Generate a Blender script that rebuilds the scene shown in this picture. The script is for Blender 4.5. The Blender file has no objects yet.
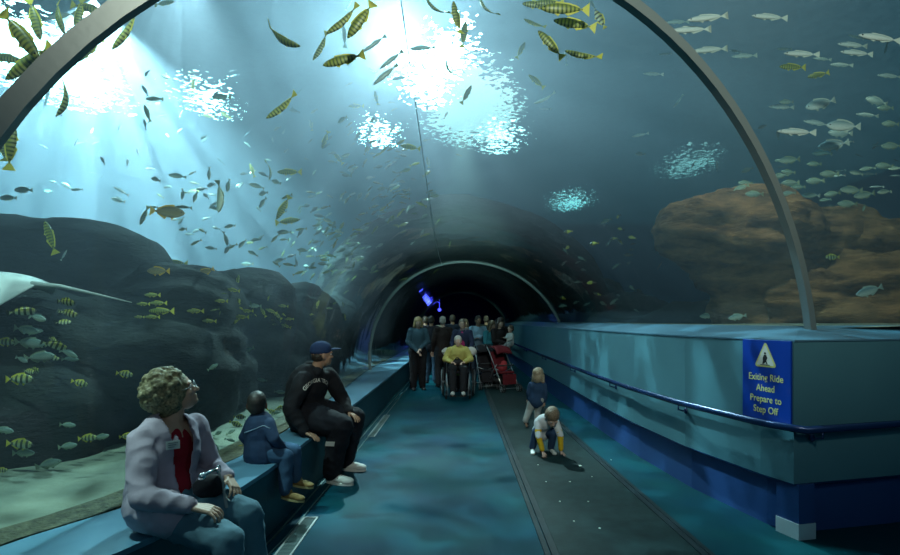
import bpy, bmesh, math, random
from mathutils import Vector, Matrix, Euler, noise
from mathutils.bvhtree import BVHTree

PI = math.pi
R = math.radians
scene = bpy.context.scene
col = scene.collection

# ---------------------------------------------------------------- camera
F = 500.0                      # focal length in pixels of the 900 px wide frame
EYE = 1.6
cam_d = bpy.data.cameras.new('camera')
cam = bpy.data.objects.new('camera', cam_d)
col.objects.link(cam)
cam.location = (0, 0, EYE)
cam.rotation_euler = (PI / 2, 0, 0)
cam_d.sensor_width = 36
cam_d.lens = 36 * F / 900
cam_d.shift_x = -8 / 900
cam_d.shift_y = 42.5 / 900
cam_d.clip_start = 0.05
cam_d.clip_end = 200
scene.camera = cam

# ---------------------------------------------------------------- colour management
vs = scene.view_settings
scene.display_settings.display_device = 'sRGB'
vs.view_transform = 'Standard'
vs.look = 'None'
vs.gamma = 1.0
vs.exposure = 0.12
vs.use_curve_mapping = False
cy = scene.cycles
cy.use_denoising = True
cy.max_bounces = 10
cy.diffuse_bounces = 2
cy.glossy_bounces = 3
cy.transmission_bounces = 6
cy.transparent_max_bounces = 16
cy.volume_bounces = 0
cy.sample_clamp_indirect = 4
cy.caustics_reflective = False
cy.caustics_refractive = False

# ---------------------------------------------------------------- node helper
def mat(name):
    m = bpy.data.materials.new(name)
    m.use_nodes = True
    m.node_tree.nodes.clear()
    return m, m.node_tree

def N(nt, typ, **kw):
    n = nt.nodes.new(typ)
    for k, v in kw.items():
        if k.startswith('i_'):
            key = k[2:]
            n.inputs[int(key) if key.isdigit() else key.replace('_', ' ')].default_value = v
        else:
            setattr(n, k, v)
    return n

def L(nt, a, b):
    nt.links.new(a, b)

def ramp(nt, fac, stops, interp='LINEAR'):
    r = nt.nodes.new('ShaderNodeValToRGB')
    r.color_ramp.interpolation = interp
    e = r.color_ramp.elements
    while len(e) < len(stops):
        e.new(0.5)
    for q, (p, c) in zip(e, stops):
        q.position = p
        q.color = (c[0], c[1], c[2], 1) if hasattr(c, '__len__') else (c, c, c, 1)
    L(nt, fac, r.inputs[0])
    return r.outputs[0]

# ---------------------------------------------------------------- world: dim light of the deep tank
w = bpy.data.worlds.new('world')
scene.world = w
w.use_nodes = True
nt = w.node_tree
nt.nodes.clear()
tc = N(nt, 'ShaderNodeTexCoord')
sep = N(nt, 'ShaderNodeSeparateXYZ')
L(nt, tc.outputs['Generated'], sep.inputs[0])
c = ramp(nt, sep.outputs[2], [(0.0, (0.001, 0.007, 0.013)), (0.08, (0.001, 0.014, 0.030)), (0.30, (0.006, 0.042, 0.070)), (0.6, (0.06, 0.10, 0.125)), (1.0, (0.10, 0.15, 0.18))])
bg = N(nt, 'ShaderNodeBackground')
bg.inputs[1].default_value = WORLD_STRENGTH if 'WORLD_STRENGTH' in globals() else 1.0
L(nt, c, bg.inputs[0])
L(nt, bg.outputs[0], N(nt, 'ShaderNodeOutputWorld').inputs[0])

# ---------------------------------------------------------------- lamps of the tank and the hall, and added fill spots
def lamp(name, kind, loc, target, energy, color, size=None, cone=None, blend=0.5, gobo=None):
    d = bpy.data.lights.new(name, kind)
    d.energy = energy
    d.color = color
    if kind == 'SPOT':
        d.spot_size = R(cone)
        d.spot_blend = blend
        d.shadow_soft_size = size or 0.05
    if kind == 'AREA':
        d.size = size
    if kind == 'POINT':
        d.shadow_soft_size = size
    o = bpy.data.objects.new(name, d)
    o.location = loc
    o.rotation_euler = (Vector(target) - Vector(loc)).to_track_quat('-Z', 'Y').to_euler()
    col.objects.link(o)
    if gobo:
        sc_, lo, hi, floor_, dist = gobo
        d.use_nodes = True
        t = d.node_tree
        em = next(n for n in t.nodes if n.type == 'EMISSION')
        g = N(t, 'ShaderNodeTexCoord')
        mp = N(t, 'ShaderNodeMapping')
        L(t, g.outputs['Normal'], mp.inputs[0])
        nz = N(t, 'ShaderNodeTexNoise')
        nz.inputs['Scale'].default_value = sc_
        nz.inputs['Detail'].default_value = 3
        nz.inputs['Distortion'].default_value = dist
        L(t, mp.outputs[0], nz.inputs['Vector'])
        mr = N(t, 'ShaderNodeMapRange')
        mr.inputs['From Min'].default_value = lo
        mr.inputs['From Max'].default_value = hi
        mr.inputs['To Min'].default_value = floor_
        mr.inputs['To Max'].default_value = 1
        L(t, nz.outputs['Fac'], mr.inputs['Value'])
        L(t, mr.outputs[0], em.inputs['Strength'])
    return o

lamp('shaft_lamp', 'SPOT', (-8.3, 11.4, 8.9), (-10.0, 15.0, 0.0), 52000, (1.0, 0.88, 0.84), 0.02, 116, 0.4, (14, 0.44, 0.58, 0.12, 0.1))
lamp('middle_lamp', 'SPOT', (-1.6, 13.0, 8.8), (-0.5, 4.0, 5.2), 14000, (1.0, 0.93, 0.88), 0.1, 90, 0.8, (12, 0.35, 0.7, 0.35, 0.3))
lamp('dapple_lamp', 'SPOT', (-3.0, 6.5, 8.6), (1.6, 5.4, 0.6), 4200, (0.8, 0.97, 1.0), 0.03, 62, 0.8, (17, 0.50, 0.64, 0.07, 0.7))
lamp('rock_fill_spot', 'SPOT', (2.6, 6.0, 8.8), (6.4, 9.0, 2.6), 2300, (1.0, 0.74, 0.52), 0.1, 46, 0.9)  # added warm spot that brings out the brown rock
lamp('sand_fill_spot', 'SPOT', (-3.6, 1.8, 7.5), (-2.5, 3.4, 0.5), 2600, (0.9, 1.0, 0.9), 0.03, 46, 0.8, (16, 0.42, 0.64, 0.35, 0.5))  # added spot, brightens the sand and dapples the bench
lamp('hall_lamp', 'AREA', (1.5, -2.5, 4.2), (1.0, 3.5, 1.0), 14, (0.65, 0.9, 1.0), 2.0)
lamp('fish_fill_spot', 'SPOT', (0.8, -3.0, 5.6), (0.6, 8.0, 6.6), 1600, (1.0, 0.97, 0.80), 0.3, 95, 0.7)  # added unseen spot that fills in the dark sides of the fish
lamp('vault_fill_spot', 'SPOT', (0.1, 10.5, 5.6), (0.2, 17.0, 2.2), 1800, (0.85, 1.0, 0.75), 0.1, 46, 0.8)  # added spot that lifts the rock vault out of the dark
lamp('crowd_fill_spot', 'SPOT', (-0.8, 8.2, 6.6), (0.1, 11.4, 0.9), 420, (0.85, 1.0, 0.92), 0.1, 40, 0.9)  # added overhead spot to brighten the far group
lamp('shaft_fill_spot', 'SPOT', (-5.4, 9.8, 8.9), (-7.0, 12.6, 0.0), 10000, (1.0, 0.90, 0.85), 0.02, 92, 0.9, (14, 0.44, 0.60, 0.2, 0.1))  # added spot out of frame, widens the pale glow beside the shafts
# ---------------------------------------------------------------- object helpers
def tag(o, label=None, cat=None, group=None, kind=None):
    if label: o['label'] = label
    if cat: o['category'] = cat
    if group: o['group'] = group
    if kind: o['kind'] = kind
    return o

def empty(name, loc=(0, 0, 0), rz=0.0, parent=None):
    o = bpy.data.objects.new(name, None)
    o.empty_display_size = 0.1
    o.location = loc
    o.rotation_euler = (0, 0, rz)
    o.parent = parent
    col.objects.link(o)
    return o

def link_mesh(name, me, m=None, parent=None, smooth=False):
    o = bpy.data.objects.new(name, me)
    if m:
        me.materials.clear()
        me.materials.append(m)
    if smooth:
        me.polygons.foreach_set('use_smooth', [True] * len(me.polygons))
    o.parent = parent
    col.objects.link(o)
    return o

def build(name, bm, m=None, parent=None, smooth=False):
    me = bpy.data.meshes.new(name)
    bm.normal_update()
    bm.to_mesh(me)
    bm.free()
    return link_mesh(name, me, m, parent, smooth)

def structure(name, bm, m, smooth=False):
    o = build(name, bm, m, None, smooth)
    o['kind'] = 'structure'
    return o

def box(bm, lo, hi, mtx=None, bevel=0.0):
    vs_ = [bm.verts.new((x, y, z)) for x in (lo[0], hi[0]) for y in (lo[1], hi[1]) for z in (lo[2], hi[2])]
    fs = [(0, 1, 3, 2), (4, 6, 7, 5), (0, 4, 5, 1), (2, 3, 7, 6), (0, 2, 6, 4), (1, 5, 7, 3)]
    faces = [bm.faces.new([vs_[i] for i in f]) for f in fs]
    if bevel:
        edges = list({e for f in faces for e in f.edges})
        g = bmesh.ops.bevel(bm, geom=edges, offset=bevel, segments=2, profile=0.5, affect='EDGES')
        vs_ = list({v for f in g['faces'] for v in f.verts} | {v for v in vs_ if v.is_valid})
    if mtx is not None:
        for v in vs_:
            if v.is_valid: v.co = mtx @ v.co
    return bm

def frame_of(d, up=Vector((0, 0, 1))):
    d = d.normalized()
    if abs(d.dot(up)) > 0.98:
        up = Vector((0, 1, 0))
    x = d.cross(up).normalized()
    y = x.cross(d).normalized()
    return x, y

def tube(bm, pts, r, n=8, closed=False, cap=True, ry=None):
    """A tube along points; r is a number or a list, ry an optional second radius (along the up side)."""
    pts = [Vector(p) for p in pts]
    m_ = len(pts)
    rings = []
    for i, p in enumerate(pts):
        if closed:
            t = pts[(i + 1) % m_] - pts[i - 1]
        else:
            t = pts[min(i + 1, m_ - 1)] - pts[max(i - 1, 0)]
        x, y = frame_of(t)
        ri = r[i] if hasattr(r, '__len__') else r
        rj = ri if ry is None else (ry[i] if hasattr(ry, '__len__') else ry)
        rings.append([bm.verts.new(p + x * math.cos(2 * PI * k / n) * ri + y * math.sin(2 * PI * k / n) * rj) for k in range(n)])
    last = m_ if closed else m_ - 1
    for i in range(last):
        a, b = rings[i], rings[(i + 1) % m_]
        for k in range(n):
            bm.faces.new((a[k], a[(k + 1) % n], b[(k + 1) % n], b[k]))
    if cap and not closed:
        bm.faces.new(rings[0][::-1])
        bm.faces.new(rings[-1])
    return bm

def capsule(bm, p0, p1, r0, r1, n=14, flat=1.0, side=None):
    """A tapered limb with round ends; flat squashes it along 'side' x axis."""
    p0, p1 = Vector(p0), Vector(p1)
    d = p1 - p0
    ln = max(d.length, 1e-4)
    d = d / ln if d.length > 1e-5 else Vector((0, 0, 1))
    if side is not None:
        y = Vector(side)
        y = (y - d * y.dot(d)).normalized()
        x = d.cross(y).normalized()
    else:
        x, y = frame_of(d)
    rings = []
    st = []
    for k in range(1, 5):
        a = -PI / 2 + k * PI / 8
        st.append((r0 * math.sin(a), r0 * math.cos(a)))
    st.append((0, r0)) if False else None
    for k in range(0, 4):
        a = k * PI / 8
        st.append((ln + r1 * math.sin(a), r1 * math.cos(a)))
    for h, rr in st:
        c_ = p0 + d * h
        rings.append([bm.verts.new(c_ + x * math.cos(2 * PI * k / n) * rr + y * math.sin(2 * PI * k / n) * rr * flat) for k in range(n)])
    v0 = bm.verts.new(p0 - d * r0)
    v1 = bm.verts.new(p1 + d * r1)
    for i in range(len(rings) - 1):
        for k in range(n):
            bm.faces.new((rings[i][k], rings[i][(k + 1) % n], rings[i + 1][(k + 1) % n], rings[i + 1][k]))
    for k in range(n):
        bm.faces.new((v0, rings[0][(k + 1) % n], rings[0][k]))
        bm.faces.new((v1, rings[-1][k], rings[-1][(k + 1) % n]))
    return bm

def ellipsoid(bm, c_, r_, rot=None, u=16, v=10):
    m_ = Matrix.Diagonal(Vector((r_[0], r_[1], r_[2], 1)))
    rm = rot.to_4x4() if rot is not None else Matrix.Identity(4)
    m_ = Matrix.Translation(Vector(c_)) @ rm @ m_
    rows = []
    for j in range(1, v):
        a = PI * j / v
        rows.append([bm.verts.new(m_ @ Vector((math.sin(a) * math.cos(2 * PI * k / u), math.sin(a) * math.sin(2 * PI * k / u), math.cos(a)))) for k in range(u)])
    t, b = bm.verts.new(m_ @ Vector((0, 0, 1))), bm.verts.new(m_ @ Vector((0, 0, -1)))
    for k in range(u):
        n = (k + 1) % u
        bm.faces.new((t, rows[0][k], rows[0][n]))
        bm.faces.new((b, rows[-1][n], rows[-1][k]))
        for p, q in zip(rows, rows[1:]):
            bm.faces.new((p[k], q[k], q[n], p[n]))
    return bm

def displace(me, fn):
    """Moves each vertex along its normal by fn(position)."""
    n = len(me.vertices)
    co = [0.0] * (3 * n)
    no = [0.0] * (3 * n)
    me.vertices.foreach_get('co', co)
    me.vertex_normals.foreach_get('vector', no)
    for i in range(0, 3 * n, 3):
        h = fn(Vector(co[i:i + 3]))
        co[i] += no[i] * h; co[i + 1] += no[i + 1] * h; co[i + 2] += no[i + 2] * h
    me.vertices.foreach_set('co', co)
    me.update()

def remeshed(bm, voxel, smooth_it=3, post=None, factor=0.5):
    """Joins everything in bm into one continuous surface."""
    me = bpy.data.meshes.new('tmp')
    bm.normal_update()
    bm.to_mesh(me)
    bm.free()
    o = bpy.data.objects.new('tmp', me)
    col.objects.link(o)
    md = o.modifiers.new('r', 'REMESH')
    md.mode = 'VOXEL'
    md.voxel_size = voxel
    if smooth_it:
        sm = o.modifiers.new('s', 'SMOOTH')
        sm.iterations = smooth_it
        sm.factor = factor
    dg = bpy.context.evaluated_depsgraph_get()
    dg.update()
    out = bpy.data.meshes.new_from_object(o.evaluated_get(dg))
    bpy.data.objects.remove(o)
    bpy.data.meshes.remove(me)
    if post:
        post(out)
    out.polygons.foreach_set('use_smooth', [True] * len(out.polygons))
    return out

# ---------------------------------------------------------------- materials
def principled(name, color, rough=0.6, metal=0.0, spec=0.5, bump=None, vary=None, coat=0.0, sheen=0.0):
    """bump = (scale, strength, distance); vary = (scale, second colour, detail)"""
    m, nt = mat(name)
    p = N(nt, 'ShaderNodeBsdfPrincipled')
    p.inputs['Base Color'].default_value = (*color, 1)
    p.inputs['Roughness'].default_value = rough
    p.inputs['Metallic'].default_value = metal
    p.inputs['Specular IOR Level'].default_value = spec
    p.inputs['Coat Weight'].default_value = coat
    p.inputs['Sheen Weight'].default_value = sheen
    tc_ = N(nt, 'ShaderNodeTexCoord')
    if vary:
        nz = N(nt, 'ShaderNodeTexNoise')
        nz.inputs['Scale'].default_value = vary[0]
        nz.inputs['Detail'].default_value = vary[2] if len(vary) > 2 else 4
        L(nt, tc_.outputs['Object'], nz.inputs['Vector'])
        L(nt, ramp(nt, nz.outputs['Fac'], [(0.3, color), (0.7, vary[1])]), p.inputs['Base Color'])
    if bump:
        nb = N(nt, 'ShaderNodeTexNoise')
        nb.inputs['Scale'].default_value = bump[0]
        nb.inputs['Detail'].default_value = 6
        L(nt, tc_.outputs['Object'], nb.inputs['Vector'])
        b = N(nt, 'ShaderNodeBump')
        b.inputs['Strength'].default_value = bump[1]
        b.inputs['Distance'].default_value = bump[2]
        L(nt, nb.outputs['Fac'], b.inputs['Height'])
        L(nt, b.outputs[0], p.inputs['Normal'])
    L(nt, p.outputs[0], N(nt, 'ShaderNodeOutputMaterial').inputs[0])
    return m

M = {}
M['carpet'] = principled('teal_floor', (0.0015, 0.042, 0.078), 0.6, spec=0.08, vary=(1.3, (0.003, 0.065, 0.080), 3), bump=(140, 0.25, 0.004))
M['belt'] = principled('dark_belt_rubber', (0.006, 0.020, 0.022), 0.6, spec=0.12, vary=(9, (0.012, 0.034, 0.036), 8), bump=(60, 0.3, 0.004))
M['belt_edge'] = principled('belt_edge_metal', (0.006, 0.018, 0.024), 0.5, 0.0, 0.2)
M['speck'] = principled('pale_litter', (0.6, 0.7, 0.62), 0.7)
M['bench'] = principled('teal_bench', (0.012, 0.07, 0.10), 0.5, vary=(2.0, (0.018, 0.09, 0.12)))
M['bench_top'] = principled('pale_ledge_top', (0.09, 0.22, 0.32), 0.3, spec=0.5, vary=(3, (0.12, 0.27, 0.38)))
M['panel'] = principled('teal_wall_panel', (0.075, 0.22, 0.28), 0.5, vary=(1.2, (0.09, 0.26, 0.32)))
M['base_blue'] = principled('blue_wall_base', (0.022, 0.075, 0.25), 0.45, vary=(1.5, (0.028, 0.09, 0.28)))
M['white_foot'] = principled('white_foot_cover', (0.6, 0.75, 0.8), 0.4)
M['rail'] = principled('blue_rail', (0.012, 0.045, 0.15), 0.25, 0.3, 0.6)
M['arch'] = principled('arch_steel', (0.20, 0.26, 0.26), 0.4, 0.2, bump=(30, 0.05, 0.01))
M['metal'] = principled('brushed_metal', (0.45, 0.5, 0.5), 0.35, 0.9)
M['grey_trim'] = principled('grey_trim', (0.12, 0.2, 0.2), 0.4, 0.5)
M['dark'] = principled('dark_duct_shade', (0.01, 0.015, 0.02), 0.8)
M['end_wall'] = principled('end_wall_paint', (0.05, 0.06, 0.12), 0.8)
M['sand'] = principled('tank_sand', (0.17, 0.21, 0.155), 0.9, vary=(2.5, (0.23, 0.27, 0.20), 6), bump=(7, 0.6, 0.05))
M['gravel_dark'] = principled('dark_gravel', (0.03, 0.035, 0.018), 0.8, vary=(18, (0.13, 0.13, 0.07), 8), bump=(50, 1.0, 0.02))
M['gravel'] = principled('tank_gravel', (0.09, 0.08, 0.05), 0.85, vary=(40, (0.42, 0.38, 0.26), 8), bump=(60, 1.0, 0.02))

def rock_mat(name, dark, light, sc=1.0, crack=0.25):
    m, nt = mat(name)
    p = N(nt, 'ShaderNodeBsdfPrincipled')
    p.inputs['Roughness'].default_value = 0.85
    p.inputs['Specular IOR Level'].default_value = 0.2
    tc_ = N(nt, 'ShaderNodeTexCoord')
    mp = N(nt, 'ShaderNodeMapping')
    mp.inputs['Scale'].default_value = (0.8 * sc, 0.8 * sc, 2.2 * sc)
    mp.inputs['Rotation'].default_value = (0.1, 0.3, 0)
    L(nt, tc_.outputs['Object'], mp.inputs[0])
    nz = N(nt, 'ShaderNodeTexNoise')
    nz.inputs['Scale'].default_value = 2.6
    nz.inputs['Detail'].default_value = 10
    nz.inputs['Roughness'].default_value = 0.68
    L(nt, mp.outputs[0], nz.inputs['Vector'])
    rd = N(nt, 'ShaderNodeTexNoise')
    rd.noise_type = 'RIDGED_MULTIFRACTAL'
    rd.inputs['Scale'].default_value = 0.9
    rd.inputs['Detail'].default_value = 6
    rd.inputs['Distortion'].default_value = 0.4
    L(nt, mp.outputs[0], rd.inputs['Vector'])
    L(nt, ramp(nt, nz.outputs['Fac'], [(0.35, dark), (0.5, [0.5 * (a + b) for a, b in zip(dark, light)]), (0.68, light)]), p.inputs['Base Color'])
    b = N(nt, 'ShaderNodeBump')
    b.inputs['Strength'].default_value = 1.0
    b.inputs['Distance'].default_value = 0.14
    L(nt, nz.outputs['Fac'], b.inputs['Height'])
    b2 = N(nt, 'ShaderNodeBump')
    b2.inputs['Strength'].default_value = 0.9
    b2.inputs['Distance'].default_value = crack
    b2.invert = True
    L(nt, rd.outputs['Fac'], b2.inputs['Height'])
    L(nt, b.outputs[0], b2.inputs['Normal'])
    L(nt, b2.outputs[0], p.inputs['Normal'])
    L(nt, p.outputs[0], N(nt, 'ShaderNodeOutputMaterial').inputs[0])
    return m
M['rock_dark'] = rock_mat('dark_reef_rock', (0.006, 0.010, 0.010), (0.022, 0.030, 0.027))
M['rock_brown'] = rock_mat('brown_rock', (0.07, 0.035, 0.015), (0.36, 0.19, 0.09))

def glass_mat():
    m, nt = mat('acrylic')
    tr = N(nt, 'ShaderNodeBsdfTransparent')
    tr.inputs[0].default_value = (0.90, 0.97, 0.97, 1)
    gl = N(nt, 'ShaderNodeBsdfGlossy')
    gl.inputs['Roughness'].default_value = 0.06
    gl.inputs['Color'].default_value = (0.8, 0.8, 0.8, 1)
    fr = N(nt, 'ShaderNodeFresnel')
    fr.inputs[0].default_value = 1.28
    nz = N(nt, 'ShaderNodeTexNoise')
    nz.inputs['Scale'].default_value = 0.9
    tc_ = N(nt, 'ShaderNodeTexCoord')
    L(nt, tc_.outputs['Object'], nz.inputs['Vector'])
    b = N(nt, 'ShaderNodeBump')
    b.inputs['Strength'].default_value = 0.25
    b.inputs['Distance'].default_value = 0.15
    L(nt, nz.outputs['Fac'], b.inputs['Height'])
    L(nt, b.outputs[0], gl.inputs['Normal'])
    mx = N(nt, 'ShaderNodeMixShader')
    L(nt, fr.outputs[0], mx.inputs[0])
    L(nt, tr.outputs[0], mx.inputs[1])
    L(nt, gl.outputs[0], mx.inputs[2])
    L(nt, mx.outputs[0], N(nt, 'ShaderNodeOutputMaterial').inputs[0])
    return m
M['glass'] = glass_mat()

def water_mat():
    m, nt = mat('tank_water')
    a = N(nt, 'ShaderNodeVolumeScatter')
    a.inputs['Color'].default_value = (0.68, 0.81, 1.0, 1)
    a.inputs['Density'].default_value = 0.038
    a.inputs['Anisotropy'].default_value = 0.35
    b = N(nt, 'ShaderNodeVolumeAbsorption')
    b.inputs['Color'].default_value = (0.10, 0.70, 0.83, 1)
    b.inputs['Density'].default_value = 0.09
    s = N(nt, 'ShaderNodeAddShader')
    L(nt, a.outputs[0], s.inputs[0])
    L(nt, b.outputs[0], s.inputs[1])
    L(nt, s.outputs[0], N(nt, 'ShaderNodeOutputMaterial').inputs['Volume'])
    return m
M['water'] = water_mat()

def surface_mat():
    m, nt = mat('rippled_surface')
    rf = N(nt, 'ShaderNodeBsdfRefraction')
    rf.inputs['IOR'].default_value = 1.2
    rf.inputs['Roughness'].default_value = 0.0
    tc_ = N(nt, 'ShaderNodeTexCoord')
    ge = N(nt, 'ShaderNodeNewGeometry')
    nz = N(nt, 'ShaderNodeTexNoise')
    nz.inputs['Scale'].default_value = 5.0
    nz.inputs['Detail'].default_value = 3
    nz.inputs['Roughness'].default_value = 0.6
    L(nt, tc_.outputs['Object'], nz.inputs['Vector'])
    sb = N(nt, 'ShaderNodeVectorMath', operation='SUBTRACT')
    L(nt, nz.outputs['Color'], sb.inputs[0])
    sb.inputs[1].default_value = (0.5, 0.5, 0.5)
    ml = N(nt, 'ShaderNodeVectorMath', operation='MULTIPLY')
    L(nt, sb.outputs[0], ml.inputs[0])
    ml.inputs[1].default_value = (RIPPLE, RIPPLE, 0)
    ad = N(nt, 'ShaderNodeVectorMath', operation='ADD')
    L(nt, ge.outputs['Normal'], ad.inputs[0])
    L(nt, ml.outputs[0], ad.inputs[1])
    nn = N(nt, 'ShaderNodeVectorMath', operation='NORMALIZE')
    L(nt, ad.outputs[0], nn.inputs[0])
    L(nt, nn.outputs[0], rf.inputs['Normal'])
    L(nt, rf.outputs[0], N(nt, 'ShaderNodeOutputMaterial').inputs[0])
    return m
RIPPLE = 2.9
M['surface'] = surface_mat()

def emit_mat(name, color, strength):
    m, nt = mat(name)
    e = N(nt, 'ShaderNodeEmission')
    e.inputs[0].default_value = (*color, 1)
    e.inputs[1].default_value = strength
    L(nt, e.outputs[0], N(nt, 'ShaderNodeOutputMaterial').inputs[0])
    return m

# ---------------------------------------------------------------- the tunnel's plan (x, y) and section
def lerp_table(tab, t):
    if t <= tab[0][0]: return tab[0][1]
    for (a, b), (c_, d) in zip(tab, tab[1:]):
        if t <= c_:
            k = (t - a) / (c_ - a)
            k = k * k * (3 - 2 * k) if False else k
            return b + (d - b) * k
    return tab[-1][1]

bench_front = [(-4, -4.0), (0, -2.9), (1.2, -2.25), (2.0, -1.76), (2.55, -1.56), (3.18, -1.45), (3.67, -1.41), (4.5, -1.39), (8, -1.36), (13.7, -1.32), (30, -1.25)]
bench_back = [(-4, -4.5), (0, -3.3), (1.2, -2.6), (2.0, -2.32), (2.45, -2.20), (2.94, -1.93), (4.0, -1.72), (5.0, -1.68), (7.9, -1.80), (11.1, -1.95), (14, -1.93), (30, -1.85)]
wall_front = [(3.65, 2.45), (3.9, 2.36), (4.76, 2.16), (5.84, 2.05), (7.1, 2.0), (11, 1.94), (30, 1.9)]
BENCH_Z = 0.50
LEDGE_F, LEDGE_B = 1.455, 1.55
glass_right = [(3.9, 2.95), (5.0, 2.62), (6.5, 2.45), (8, 2.36), (11.1, 2.26), (23, 2.2), (31, 2.2)]

YAW = R(25)
NEAR_C = Vector((0.434, 2.992, 1.021))
NEAR_R = 2.828
AX = Vector((math.cos(YAW), math.sin(YAW), 0))

def station(kind, d=None, back=0.0, r=None, n=48):
    """Ring of points from the left foot over the top to the right foot."""
    pts = []
    if kind == 'near':
        rr = r or NEAR_R
        c0 = NEAR_C + Vector((math.sin(YAW), -math.cos(YAW), 0)) * back
        a0 = math.asin((BENCH_Z - c0.z) / rr)
        a1 = math.asin(min(1, (LEDGE_B - 0.06 - c0.z) / rr))
        for i in range(n + 1):
            t = i / n
            a = PI - a0 + (a1 - (PI - a0)) * t
            pts.append(c0 + AX * math.cos(a) * rr + Vector((0, 0, math.sin(a) * rr)))
        return pts
    xl = lerp_table(bench_back, d)
    xr = lerp_table(glass_right, d)
    zc = 0.75 + 0.3 * max(0, min(1, (8 - d) / 5))
    top = 2.9 + 0.75 * max(0, min(1, (8.5 - d) / 5))
    cx = (xl + xr) / 2
    rz = top - zc
    rx = (xr - xl) / 2 * 1.03
    a0 = math.asin((BENCH_Z - zc) / rz)
    a1 = math.asin((LEDGE_B - 0.01 - zc) / rz)
    kl = (cx - xl) / math.cos(a0)
    kr = (xr - cx) / math.cos(a1)
    for i in range(n + 1):
        t = i / n
        a = PI - a0 + (a1 - (PI - a0)) * t
        k = kl + (kr - kl) * (0.5 - 0.5 * math.cos(PI * t))
        pts.append(Vector((cx + math.cos(a) * k, d, zc + math.sin(a) * rz)))
    return pts

def ring_mix(a, b, t):
    return [p.lerp(q, t) for p, q in zip(a, b)]

near_ring = station('near')
mid_ring = station('mid', 6.5)
rings = [station('near', back=5.0, r=7.5), station('near', back=2.0, r=6.8), station('near', back=1.0, r=5.6), station('near', back=0.45, r=4.2), station('near', back=0.15, r=3.2), near_ring]
flare_n = len(rings) - 1
for t in (0.2, 0.4, 0.6, 0.8):
    rings.append(ring_mix(near_ring, mid_ring, t))
for d in (6.5, 8, 9.5, 11.1, 14, 17, 20, 23, 27, 31):
    rings.append(station('mid', d))

def loft(bm, rs):
    vr = [[bm.verts.new(p) for p in r_] for r_ in rs]
    for a, b in zip(vr, vr[1:]):
        for k in range(len(a) - 1):
            bm.faces.new((a[k], b[k], b[k + 1], a[k + 1]))
    return vr

# glass: one acrylic pane per bay between the frames
far_i = [i for i, r_ in enumerate(rings) if abs(r_[0].y - 11.1) < 0.01 and i > flare_n][0]
third_i = [i for i, r_ in enumerate(rings) if abs(r_[0].y - 23) < 0.01][0]
for n_, (a, b) in enumerate(((0, flare_n), (flare_n, far_i), (far_i, third_i), (third_i, len(rings) - 1))):
    bm = bmesh.new()
    loft(bm, rings[a:b + 1])
    structure('window_%d' % (n_ + 1), bm, M['glass'], True)

# water: everything outside the tunnel up to the surface
WZ = 9.2
bm = bmesh.new()
box(bm, (-22, -6, -2.0), (22, 40, WZ))
inner = []
for r_ in rings:
    c_ = (r_[0] + r_[-1]) / 2
    rr = [c_ + (p - c_) * 1.0015 for p in r_]
    inner.append([Vector((rr[0].x, rr[0].y, -1.0))] + rr + [Vector((rr[-1].x, rr[-1].y, -1.0))])
vr = [[bm.verts.new(p) for p in r_] for r_ in inner]
for a, b in zip(vr, vr[1:]):
    m_ = len(a)
    for k in range(m_):
        bm.faces.new((a[k], a[(k + 1) % m_], b[(k + 1) % m_], b[k]))
bm.faces.new(vr[0][::-1])
bm.faces.new(vr[-1])
# the hole's faces must look into the tunnel, the box's faces out of the water
bm.normal_update()
hole = [f for f in bm.faces if any(v in set(sum(vr, [])) for v in f.verts[:1])] if False else list(bm.faces)[6:]
tgt = Vector((0.3, 5, 1.5))
test = hole[len(hole) // 2]
flip = test.normal.dot((tgt - test.calc_center_median())) < 0
if flip:
    bmesh.ops.reverse_faces(bm, faces=hole)
bmesh.ops.recalc_face_normals
outer = list(bm.faces)[:6]
cen = Vector((0, 17, 2.5))
for f in outer:
    if f.normal.dot(f.calc_center_median() - cen) < 0:
        f.normal_flip()
water = build('water', bm, M['water'])
tag(water, 'blue green tank water all around the tunnel', 'water', kind='stuff')

# the water's surface
bm = bmesh.new()
vq = [bm.verts.new(p) for p in ((-22, -6, WZ + 0.05), (22, -6, WZ + 0.05), (22, 40, WZ + 0.05), (-22, 40, WZ + 0.05))]
bm.faces.new(vq[::-1])
ws = build('water_surface', bm, M['surface'])
tag(ws, 'rippled water surface high above the glass tunnel', 'water', kind='stuff')
# lamps over the water, seen through the ripples; one wide faint disc is their added glow
spots = [((425, 42), 0.75, 60, 'brightest, over the middle of the tunnel'), ((450, 6), 0.7, 30, 'beside the brightest lamp'), ((500, 98), 0.8, 6, 'long and dimmer beside the brightest lamp'),
         ((470, 70), 2.0, 1.6, 'added disc for the glow around the middle lamps'), ((380, 95), 0.55, 22, 'small, over the dense school'), ((570, 170), 1.0, 4, 'faint, far down the tunnel'), ((207, 55), 0.6, 16, 'small, over the shafts'),
         ((20, 0), 2.2, 12, 'broad, where the light shafts start'), ((690, 125), 1.0, 1.2, 'faintest, over the wall side')]
LZ = 13.0
for (px, py), r_, e, txt in spots:
    d = (LZ - EYE) / ((320 - py) / F)
    bm = bmesh.new()
    bmesh.ops.create_circle(bm, cap_ends=True, segments=24, radius=r_)
    for v in bm.verts: v.co = Vector((v.co.x, v.co.y * 1.8, 0)) + Vector(((px - 458) * d / F, d, LZ))
    for f in bm.faces: f.normal_flip()
    o = build('tank_light', bm, emit_mat('lamp_glow', (1.0, 0.97, 0.9), e))
    tag(o, 'glowing lamp above the rippled water, ' + txt, 'lamp', 'lamps over the tank')

# ---------------------------------------------------------------- floor, moving belt
def poly(bm, pts):
    return bm.faces.new([bm.verts.new(p) for p in pts])

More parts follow.
